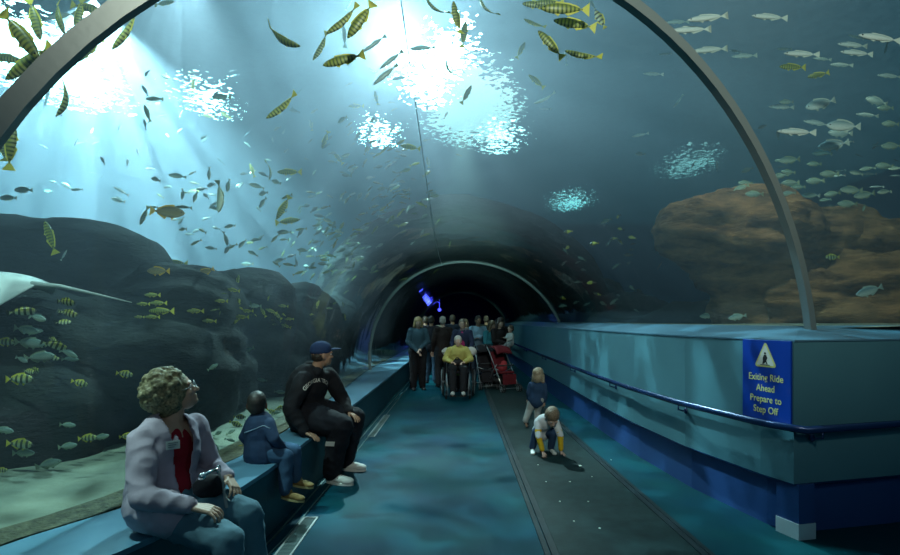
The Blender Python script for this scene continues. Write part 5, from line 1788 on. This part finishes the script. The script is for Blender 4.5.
FISH = [
 # px, py, length px, heading, kind, bend, where
 (35,20,42,-75,'T',0,Z1),(58,17,36,-70,'T',.6,Z1),(21,36,58,-52,'T',0,Z1),(79,16,34,-100,'T',0,Z1),(28,63,56,217,'T',0,Z1),(5,58,34,-10,'T',0,Z1),(88,8,33,-12,'T',0,Z1),(60,16,30,190,'S',0,Z1),
 (127,32,46,231,'T',.4,Z2),(88,51,36,220,'T',0,Z2),(116,30,13,0,'S',0,Z2),(165,3,20,10,'T',0,Z2),(67,99,42,245,'T',1.4,Z2),(281,40,40,-22,'T',1.3,Z3),(282,108,38,215,'T',.5,Z3),(147,113,18,110,'T',0,Z3),
 (193,85,14,90,'T',0,Z3),(11,145,48,85,'T',0,Z2),(4,148,30,100,'T',.8,Z2),(47,97,15,70,'S',.8,Z2),(252,170,14,110,'T',0,Z3),(271,172,18,260,'T',1.4,Z3),(289,172,24,180,'T',0,Z3),(166,77,12,160,'P',0,Z3),
 (221,97,19,180,'P',0,Z3),(154,99,18,180,'T',0,Z3),(97,62,10,200,'P',0,Z3),(101,65,10,210,'P',0,Z3),(102,97,10,180,'P',0,Z3),(107,84,9,190,'P',0,Z3),(132,115,9,185,'P',0,Z3),(208,116,12,170,'T',0,Z3),(225,115,12,150,'T',0,Z3),
 (343,22,41,217,'T',.5,Z3),(321,48,30,238,'T',.5,Z3),(360,21,43,234,'T',0,Z3),(343,60,42,195,'T',0,Z4),(344,35,24,95,'S',0,Z4),(349,5,12,60,'S',0,Z4),(374,44,28,215,'S',0,Z4),(391,60,28,218,'S',0,Z4),(385,75,31,220,'S',0,Z4),
 (400,78,18,190,'S',0,Z4),(422,48,25,183,'S',0,Z4),(434,9,28,130,'T',1.2,Z4),(456,18,34,100,'T',.4,Z4),(464,34,26,82,'T',0,Z4),(485,9,26,120,'T',1.3,Z4),(448,70,20,105,'T',1.6,Z4),(467,94,20,62,'T',.4,Z4),(521,50,18,62,'T',0,Z5),
 (536,81,20,140,'T',0,Z5),(376,98,15,100,'T',.6,Z4),(356,106,15,180,'T',0,Z4),(372,70,9,150,'T',0,Z4),(534,24,23,155,'T',.4,Z5),(550,44,36,132,'T',0,Z5),(574,24,42,170,'T',0,Z5),(582,56,36,165,'T',.5,Z5),(564,9,48,178,'T',0,Z5),
 (537,5,30,175,'T',0,Z5),(548,3,30,182,'T',0,Z5),(600,19,20,120,'G',0,Z5),(592,4,12,120,'T',0,Z5),(544,100,22,200,'S',.8,Z5),(545,109,12,180,'S',0,Z5),(566,57,16,95,'S',0,Z5),(410,147,20,170,'T',0,Z4),(338,158,15,130,'T',0,Z3),
 (325,140,18,250,'T',0,Z3),(311,125,11,100,'T',0,Z3),(428,162,11,100,'T',0,Z4),
 (677,22,23,182,'S',0,Z6),(707,18,40,187,'S',0,Z6),(690,30,40,183,'S',0,Z6),(769,17,35,176,'S',0,Z6),(709,50,35,185,'S',0,Z6),(735,51,12,170,'S',0,Z6),(744,56,25,183,'S',0,Z6),(665,54,13,185,'S',0,Z6),(801,54,35,178,'S',0,Z6),(784,49,15,180,'S',0,Z6),
 (822,59,18,175,'S',0,Z6),(852,45,29,175,'S',0,Z6),(856,53,32,175,'S',0,Z6),(879,38,42,172,'S',0,Z6),(856,37,16,165,'S',0,Z6),(841,65,23,178,'S',0,Z6),(886,48,12,255,'S',0,Z6),(792,67,26,178,'T',0,Z6),(818,75,22,192,'T',0,Z6),(889,76,24,175,'S',0,Z6),
 (820,104,30,195,'C',0,Z6),(786,102,14,180,'P',0,Z6),(781,107,25,178,'S',0,Z6),(876,101,22,165,'C',0,Z6),(885,108,16,180,'P',0,Z6),(816,123,26,170,'S',0,Z6),(843,126,33,178,'C',0,Z6),(867,115,22,175,'S',0,Z6),(796,132,38,178,'S',0,Z6),
 (840,133,24,178,'C',0,Z6),(833,145,31,190,'C',0,Z6),(875,146,9,230,'C',0,Z6),(890,124,17,178,'P',0,Z6),(891,146,20,180,'P',0,Z6),(789,160,21,185,'P',0,Z6),(814,164,14,180,'P',0,Z6),(829,174,19,180,'P',0,Z6),(780,176,16,190,'P',0,Z6),(788,172,14,175,'P',0,Z6),
 (869,174,15,180,'S',0,Z6),(884,166,18,178,'P',0,Z6),(815,181,18,182,'P',0,Z6),(790,183,18,182,'P',0,Z6),(745,183,14,180,'P',0,Z6),(747,170,12,200,'P',0,Z6),(678,102,15,230,'S',.5,Z6),(640,135,17,192,'S',0,Z6),(653,74,20,178,'S',0,Z6),
 (640,154,10,180,'P',0,Z6),(693,165,9,240,'S',0,Z6),(717,166,10,90,'S',0,Z6),(762,127,9,200,'P',0,Z6),(778,135,9,100,'P',0,Z6),
 (741,188,16,200,'P',0,Z7),(754,194,18,180,'P',0,Z7),(851,190,22,178,'P',0,Z7),(864,195,21,190,'P',0,Z7),(847,204,20,180,'P',0,Z7),(832,194,16,190,'P',0,Z7),(864,208,7,250,'P',0,Z7),(798,187,14,180,'P',0,Z7),(832,257,14,180,'G',0,Z7),(869,291,27,198,'C',0,Z7),
 (707,316,15,182,'P',0,'under the overhanging boulder'),(737,317,18,190,'C',0,'under the overhanging boulder'),(606,221,11,200,'P',0,'left of the overhanging boulder'),(628,255,9,180,'P',0,'left of the overhanging boulder'),(660,265,9,60,'S',0,'left of the overhanging boulder'),
 (23,190,18,180,'P',0,Z10),(8,198,17,180,'P',0,Z10),(48,191,9,180,'P',0,Z10),(67,186,12,150,'P',0,Z10),(121,191,17,150,'S',0,Z10),(118,200,14,165,'P',0,Z10),(144,216,20,245,'T',0,Z10),(168,212,34,-5,'A',0,'beside the dark boulder end'),(193,191,11,190,'T',0,Z3),
 (221,198,30,262,'P',.8,Z3),(50,237,34,108,'T',0,'before the dark boulder'),(64,255,12,60,'S',0,'before the dark boulder'),(288,221,24,8,'T',0,Z3),(283,208,26,240,'T',0,Z3),(158,271,22,180,'A',0,Z8),(176,263,22,178,'T',0,Z8),(205,272,18,200,'A',0,Z8),(238,280,11,80,'T',0,Z8),(247,264,12,180,'P',0,Z8),
 (152,295,16,180,'T',0,Z8),(143,304,13,180,'T',0,Z8),(158,303,17,180,'T',0,Z8),(139,317,10,180,'T',0,Z8),(161,311,25,180,'T',0,Z8),(152,317,15,180,'T',0,Z8),(195,311,17,180,'T',0,Z8),(221,301,13,178,'T',0,Z8),(209,321,14,178,'T',0,Z8),(233,290,13,170,'T',0,Z8),
 (241,317,15,180,'T',0,Z8),(247,311,12,180,'T',0,Z8),(255,306,12,180,'P',0,Z8),(263,312,11,120,'T',0,Z8),(271,311,12,160,'T',0,Z8),(277,315,12,140,'T',0,Z8),(286,326,10,160,'T',0,Z8),(289,319,9,180,'T',0,Z8),(283,306,10,175,'T',0,Z8),(247,350,14,200,'P',0,Z8),(213,367,12,30,'P',0,Z8),
 (20,379,27,0,'G',0,Z8),(80,383,17,-15,'G',0,Z8),(125,374,17,-8,'G',0,Z8),(28,311,14,-20,'P',0,Z8),(27,330,25,-10,'P',0,Z8),(30,343,30,-5,'P',0,Z8),(5,342,20,0,'G',0,Z8),(40,357,30,5,'P',0,Z8),(68,425,16,-4,'P',0,Z8),(4,430,20,-10,'P',0,Z8),
 (20,444,26,-4,'G',0,Z9),(24,453,22,0,'P',0,Z9),(88,438,19,4,'G',0,Z9),(101,437,17,12,'P',0,Z9),(68,446,19,8,'P',0,Z9),(49,464,26,14,'P',0,Z9),(2,470,12,0,'G',0,Z9),(127,436,15,8,'G',0,Z9),
 (205,432,11,60,'P',0,Z9),(210,441,12,70,'P',0,Z9),(216,447,11,-60,'P',0,Z9),(236,424,13,-20,'G',0,Z9),(240,417,12,0,'G',0,Z9),(231,432,10,30,'P',0,Z9),(240,448,12,0,'G',0,Z9),(280,392,11,-5,'P',0,Z8),(262,380,10,170,'P',0,Z8),(272,412,11,-30,'G',0,Z9),(280,408,10,20,'G',0,Z9),
]
seen_labels = {}
import collections
def near_ref(px, py):
    """A plain direction within the frame, for fish that are otherwise alike."""
    return px, py
rows_by_key = collections.defaultdict(list)
for f in FISH:
    rows_by_key[(f[4], pose_word(f[3], f[5]), f[6], size_word(f[2]))].append(f)
ORD = ['topmost', 'second from top', 'third from top', 'fourth from top', 'fifth from top', 'sixth from top', 'seventh from top', 'eighth from top', 'ninth from top', 'tenth from top', 'eleventh from top', 'twelfth from top', 'thirteenth from top', 'fourteenth from top', 'fifteenth from top', 'sixteenth from top', 'seventeenth from top', 'eighteenth from top', 'nineteenth from top', 'twentieth from top']
for f in FISH:
    px, py, ln, ang, kind, bend, where = f
    key = (kind, pose_word(ang, bend), where, size_word(ln))
    rw = sorted(rows_by_key[key], key=lambda q: q[1])
    lab = '%s %s %s %s' % (key[3], KN[kind], key[1], where)
    if len(rw) > 1:
        i = rw.index(f)
        if len(rw) == 2: od = ('upper', 'lower')[i]
        elif i == len(rw) - 1: od = 'lowest'
        else: od = ORD[i]
        lab = '%s %s %s %s, %s' % (key[3], KN[kind], key[1], where, od)
    roll = 1.15 if abs(bend) > 0.9 else (0.5 if abs(bend) > 0.3 else 0.0)
    place_fish(px, py, ln, ang, kind, lab, 'single fish ' + where, bend, False, roll)

# the schools: small fish that nothing tells apart
rnd = random.Random(12)
SCHOOL = []
def school(n, region, kinds, lens, heads, label, group, spread=20):
    for _ in range(n):
        px, py = region(rnd)
        kind = rnd.choice(kinds)
        ang = rnd.choice(heads) + rnd.uniform(-spread, spread)
        SCHOOL.append((px, py, rnd.uniform(*lens), ang, kind, label[kind], group, 0, True, rnd.uniform(-.3, .3), rnd.uniform(-.6, .6)))
def quad(x0, x1, f_lo, f_hi):
    def g(r_):
        x = r_.uniform(x0, x1)
        return x, r_.uniform(f_lo(x), f_hi(x))
    return g
def blob(cx, cy, sx, sy):
    def g(r_):
        return r_.gauss(cx, sx), r_.gauss(cy, sy)
    return g
school(230, lambda r_: blob(*r_.choice([(350, 215, 28, 30), (400, 200, 22, 32), (370, 150, 30, 28), (330, 250, 22, 18)]))(r_), 'TTP', (5, 11), (20, 200, 180, 30, 45), {'T': 'tiny yellow green fish in the dense school over the tunnel', 'P': 'tiny grey fish in the dense school over the tunnel'}, 'dense school over the tunnel', 30)
school(75, quad(150, 335, lambda x: 172 + max(0, x - 165) * .0, lambda x: 235 + (x - 150) * 0.25), 'PPT', (7, 13), (180, 200, 160, 250), {'P': 'small grey fish drifting above the dark reef ridge', 'T': 'small green fish drifting above the dark reef ridge'}, 'loose school above the reef ridge', 30)
school(50, quad(40, 300, lambda x: 70 + max(0, 110 - x) * .5, lambda x: 190), 'PPS', (5, 9), (180, 200, 100, 240), {'P': 'tiny grey fish scattered through the light shafts', 'S': 'tiny silver fish scattered through the light shafts'}, 'scattered fish in the light shafts', 40)
school(34, quad(560, 640, lambda x: 215, lambda x: 312), 'PPG', (5, 9), (180, 200, 150), {'P': 'tiny pale fish beyond the wall side of the glass', 'G': 'tiny yellow fish beyond the wall side of the glass'}, 'small fish beside the far tunnel', 40)
school(22, quad(775, 900, lambda x: 140, lambda x: 215 if x < 840 else 200), 'PS', (8, 15), (180, 185, 170), {'P': 'small greenish fish in the loose shoal above the brown outcrop', 'S': 'small silver fish in the loose shoal above the brown outcrop'}, 'shoal above the brown outcrop', 12)
school(20, quad(195, 345, lambda x: 290 + (x - 195) * .1, lambda x: 325), 'TG', (4, 8), (180, 100, 160), {'T': 'tiny green fish along the reef wall', 'G': 'tiny yellow fish along the reef wall'}, 'tiny fish along the reef wall', 40)
school(16, quad(0, 75, lambda x: 300, lambda x: 372), 'PG', (12, 22), (0, -10), {'P': 'dim grey fish hanging before the dark reef', 'G': 'dim yellow banded fish hanging before the dark reef'}, 'dim fish before the reef', 12)
school(12, quad(195, 300, lambda x: 440 - (x - 195) * .35, lambda x: 462 - (x - 195) * .4), 'PG', (7, 12), (0, 60, 180), {'P': 'small grey fish near the foot of the glass', 'G': 'small yellow fish near the foot of the glass'}, 'fish near the foot of the glass', 30)

SCHOOL.sort(key=lambda q: -q[2])
n_own = 298 - len(FISH)
for q in SCHOOL[:n_own]:
    place_fish(*q)
rest = [place_fish(*q) for q in SCHOOL[n_own:]]
bm = bmesh.new()
slots = []
for o in rest:
    me = o.data.copy()
    me.transform(o.matrix_world if False else o.matrix_basis)
    mt = o.data.materials[0]
    if mt not in slots: slots.append(mt)
    k = slots.index(mt)
    n0 = len(bm.faces)
    bm.from_mesh(me)
    bm.faces.ensure_lookup_table()
    for f in bm.faces[n0:]: f.material_index = k
    bpy.data.meshes.remove(me)
    bpy.data.objects.remove(o)
me = bpy.data.meshes.new('fish_shoal')
bm.to_mesh(me); bm.free()
for mt in slots: me.materials.append(mt)
o = bpy.data.objects.new('fish_shoal', me)
col.objects.link(o)
tag(o, 'hundreds of the tiniest fish in the shoals around the tunnel', 'fish', kind='stuff')

# ---------------------------------------------------------------- stingray
rayr = empty('stingray', (-3.88, 4.1, 1.92))
tag(rayr, 'pale stingray with a long thin tail gliding before the dark boulder', 'stingray')
bm = bmesh.new()
nx, ny = 22, 16
top = {}
for sgn in (1, -1):
    for i in range(nx + 1):
        for j in range(ny + 1):
            u_ = i / nx * 2 - 1; v_ = j / ny * 2 - 1
            span = 0.62 * (1 - abs(v_) ** 1.6) + 0.02
            x = v_ * 0.42
            y = u_ * span
            th = 0.055 * (1 - abs(u_) ** 1.5) * (1 - v_ * v_) + 0.003
            z = sgn * th - 0.30 * (abs(u_) ** 2.0) * (1 - abs(v_))
            top[(sgn, i, j)] = bm.verts.new((x, y, z))
for sgn in (1, -1):
    for i in range(nx):
        for j in range(ny):
            q = [top[(sgn, i, j)], top[(sgn, i + 1, j)], top[(sgn, i + 1, j + 1)], top[(sgn, i, j + 1)]]
            bm.faces.new(q if sgn == -1 else q[::-1])
bmesh.ops.remove_doubles(bm, verts=bm.verts[:], dist=0.0005)
bmesh.ops.recalc_face_normals(bm, faces=bm.faces[:])
RM = principled('pale_ray_skin', (0.55, 0.62, 0.60), 0.4)
b_ = build('disc', bm, RM, rayr, True)
bm = bmesh.new()
tube(bm, [(-0.38, 0, 0), (-0.6, 0, 0.0), (-0.9, .02, -0.04), (-1.15, .03, -0.08)], [0.028, 0.016, 0.009, 0.003], 8)
build('tail', bm, RM, rayr, True)
rayr.rotation_euler = (R(-24), R(-4), R(176))
rayr.scale = (1.1, 0.85, 1.1)
